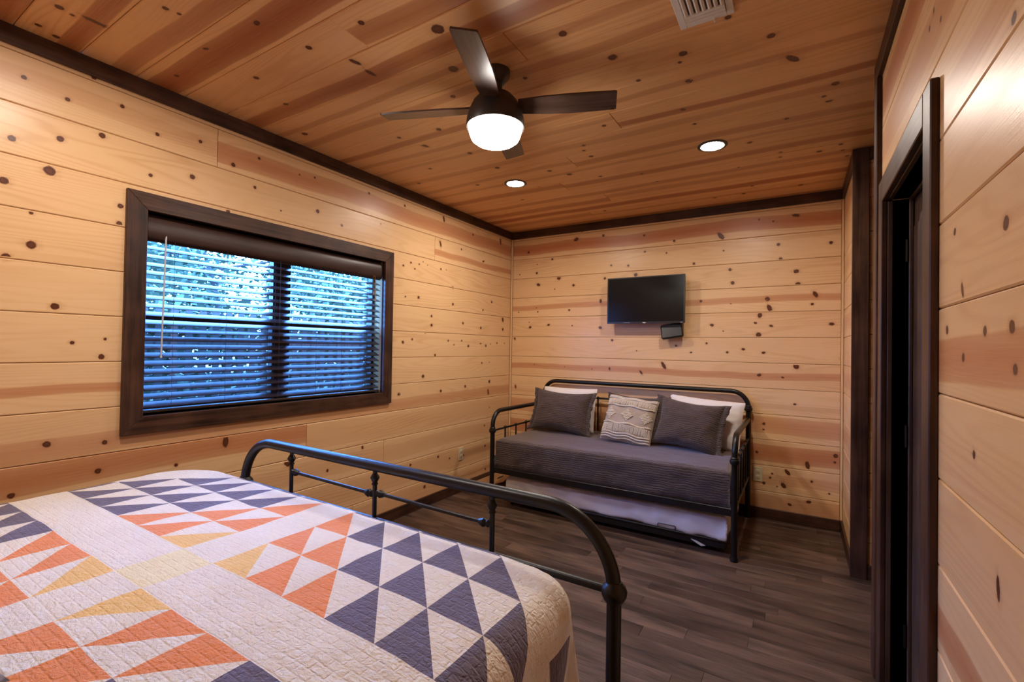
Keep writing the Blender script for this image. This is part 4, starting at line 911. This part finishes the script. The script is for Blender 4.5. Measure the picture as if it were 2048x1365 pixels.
def qpos(X, Y):
    px, dx = wrap1(X, QX1)
    if X < 1: px, dx = wrap0(X, QX0)
    py, dy = wrap1(Y, QY1)
    nz = mnoise.noise(Vector((X*3.1, Y*3.1, 5)))*.006+mnoise.noise(Vector((X*9, Y*9, 2)))*.003+mnoise.noise(Vector((X*24, Y*24, 7)))*.0012
    d = dx+dy
    left = X < 1; rc = .24 if left else .12
    ccx, ccy = (QX0+rc if left else QX1-rc), QY1-rc
    if (X < ccx if left else X > ccx) and Y > ccy:      # rounded foot corners
        vx, vy = X-ccx, Y-ccy; dist = math.hypot(vx, vy); s = dist-(rc-QR)
        if s > 0:
            rr, d = (rc-QR+QR*math.sin(s/QR), QR-QR*math.cos(s/QR)) if s < QR*math.pi/2 else (rc, QR+s-QR*math.pi/2)
        else: rr, d = dist, 0
        px, py = ccx+vx/dist*rr, ccy+vy/dist*rr
        dx, dy = d*abs(vx)/dist, d*abs(vy)/dist
    if dx > .03:
        out = (.010*math.sin(Y*13+1.2)+.012*math.sin(Y*29+X*2))*min(1, (dx-.03)*4)
        px += (-1 if left else 1)*(out+.02*min(1, dx*3))
    if dy > .03: py += .012*math.sin(X*17)*min(1, (dy-.03)*5)*.3
    # gentle crown of the mattress top
    crown = -.022*max(0, (X-2.0)/.35)**2 if X > 2.0 and dx == 0 else 0
    if dx > 0 and X > 2: crown = -.022*((QX1-QR-2.0)/.35)**2
    return (px, py, QZ-d+nz+crown)
vid = {}; QV = []; QUV = []
def vert(X, Y):
    key = (round(X, 5), round(Y, 5))
    if key not in vid: vid[key] = len(QV); QV.append(qpos(X, Y)); QUV.append((X, Y))
    return vid[key]
groups = {}
for (xa, xb, kx) in cx:
    for (ya, yb_, ky) in cy:
        fx = (xb-xa)/NSUB; fy = (yb_-ya)/NSUB
        col = None
        if kx and ky:
            s_ = kx[1]+ky[1]
            full = (xb-xa) > QS*.98 and (yb_-ya) > QS*.98
            if s_ <= 6: col = 'y' if s_ == 0 else ('o' if s_ <= 2 else 'b')
            elif (kx[0], ky[0]) == (1, 1) and (kx[1], ky[1]) in ((6, 2),): col = 'b'
        elif not kx and not ky: col = 'p'
        for a in range(NSUB):
            for c in range(NSUB):
                q = [vert(xa+fx*(a+da), ya+fy*(c+dc)) for da, dc in ((0,0),(1,0),(1,1),(0,1))]
                if col in (None, 'p'):
                    groups.setdefault(('w' if col is None else 'p', 0, 0, 0), []).append(tuple(q)); continue
                la = a if kx[0] > 0 else NSUB-1-a; lc = c if ky[0] > 0 else NSUB-1-c
                key = (col, kx, ky, 1)
                if la+lc < NSUB-1: groups.setdefault(key, []).append(tuple(q))
                elif la+lc > NSUB-1: groups.setdefault(('w', 0, 0, 0), []).append(tuple(q))
                else:   # split along the seam
                    if kx[0] == ky[0]: t1, t2 = (q[0], q[1], q[3]), (q[1], q[2], q[3]); inner = t1 if kx[0] > 0 else t2
                    else: t1, t2 = (q[0], q[1], q[2]), (q[0], q[2], q[3]); inner = t1 if (kx[0] < 0) else t2
                    outer = t2 if inner is t1 else t1
                    groups.setdefault(key, []).append(inner); groups.setdefault(('w', 0, 0, 0), []).append(outer)
def sub(faces):
    mp = {}; m_ = MB(); uv = []
    for f in faces:
        g_ = []
        for i in f:
            if i not in mp: mp[i] = len(m_.v); m_.v.append(QV[i]); uv.append(QUV[i])
            g_.append(mp[i])
        m_.f.append(tuple(g_))
    m_.uv = uv; return m_
QU = tag(sub(groups.pop(('w', 0, 0, 0))).build('patchwork_quilt', Q_WHITE, None, True), 'cream patchwork quilt with orange and slate triangles on the bed', 'quilt')
m_ = MB(); m_.bbox(.47, 2.30, YN+.17, -3.44, .42, QZ-.016, .06); m_.build('mattress_core', SHEET, QU)
for key, fs in groups.items():
    o = sub(fs).build('patch', {'y': Q_YEL, 'o': Q_ORG, 'b': Q_BLU, 'p': Q_PALE}[key[0]], QU, True)
    if key[0] == 'p': o['label'] = 'pale yellow cornerstone patch'
# cushion at the head of the bed, its edge just in the picture
pillow('throw_cushion', .46, .46, .17, FUR, (1.56, -4.572, QZ+.085), (82, 0, 0), 'dark grey throw cushion at the lower left edge of the bed', 'cushion', 8)

# ------------------------------------------------------------------ outside the window
mb = MB(); mb.box(-30, -.16, -25, 18, -.9, -.6)
struct(mb.build('ground', plain('grass_ground', (.10,.13,.07), .9, 0, .2, .5, 3)), 'grassy ground outside')
mb = MB(); mb.bbox(-.24, -.16, -7, 2, 2.62, 2.74, .01)  # unseen eave added for the slat reflections, kept shallow to leave sky open
struct(mb.build('added_eave', plain('added_eave_soffit', (.14,.12,.11), .7)), 'added unseen roof eave over the window')
LEAF = plain('leaf_green', (.065,.088,.048), .6, 0, .3, .4, 2)
BARK = plain('tree_bark', (.05,.04,.035), .9, 0, .2, .3, 12)
def tree(x, y, h, spread, seed, nleaf, low, label):
    t = tag(empty('tree', (x, y, -.6)), label, 'tree', 'trees outside the window'); q = random.Random(seed)
    m_ = MB(); m_.tube([(0,0,0), (q.uniform(-.1,.1), q.uniform(-.1,.1), h*.5), (q.uniform(-.3,.3), q.uniform(-.3,.3), h)], [.11, .08, .03], 8)
    tips = []
    for k in range(16):
        z = h*q.uniform(low*.8, .95); a = q.uniform(0, 6.28); L = spread*q.uniform(.5, 1.0)
        p0 = Vector((0,0,z)); p1 = p0+Vector((math.cos(a)*L*.6, math.sin(a)*L*.6, L*.15)); p2 = p0+Vector((math.cos(a)*L, math.sin(a)*L, L*q.uniform(-.1,.15)))
        m_.tube([p0, p1, p2], [.03, .018, .006], 5); tips += [p1, p2, (p1+p2)/2]
    m_.build('trunk', BARK, t, True)
    m_ = MB()
    for k in range(nleaf):
        c = tips[q.randrange(len(tips))]+Vector((q.gauss(0,.33), q.gauss(0,.33), q.gauss(0,.26)))*spread*.5
        s = q.uniform(.04, .10); a = q.uniform(0, 6.28); b_ = q.uniform(-.9, .9)
        d1 = Vector((math.cos(a)*math.cos(b_), math.sin(a)*math.cos(b_), math.sin(b_)))*s; d2 = d1.orthogonal().normalized()*s*.55
        m_.add([c-d1, c+d2, c+d1, c-d2], [(0,1,2,3)])
    tag(m_.build('foliage', LEAF, t), 'small green leaves', kind='stuff')
tree(-6.0, -1.6, 3.5, 2.0, 1, 4200, .25, 'leafy tree seen through the left half of the window')
tree(-7.5, .6, 3.9, 2.2, 2, 4200, .25, 'leafy tree beyond the window mullion')
tree(-6.2, 2.6, 3.4, 2.0, 3, 4200, .25, 'leafy tree seen through the right half of the window')
tree(-9.5, -1.0, 4.5, 2.4, 4, 4200, .2, 'farther tree behind the left window tree')
tree(-9.0, 3.6, 4.5, 2.4, 5, 4200, .2, 'farther tree behind the right window tree')
tree(-11.0, 7.0, 5.0, 2.6, 6, 4200, .2, 'farthest tree at the right edge of the window')
FN = tag(empty('picket_fence', (-4.2, 1.0, -.6)), 'dark picket fence outside the window', 'fence')
m_ = MB(); m_.bbox(-.02, .02, -5, 6.5, .45, .53, .005); m_.build('rail', BARK, FN); m_ = MB(); m_.bbox(-.02, .02, -5, 6.5, 1.95, 2.03, .005); m_.build('rail', BARK, FN)
m_ = MB(); m_.bbox(.02, .04, -.045, .045, 0.0, 2.45, .008); pk = m_.build('picket', BARK, FN); pk.location = (0, -4.9, 0)
for k in range(1, 66):
    c = pk.copy(); COL.objects.link(c); c.location = (0, -4.9+k*.172, 0)
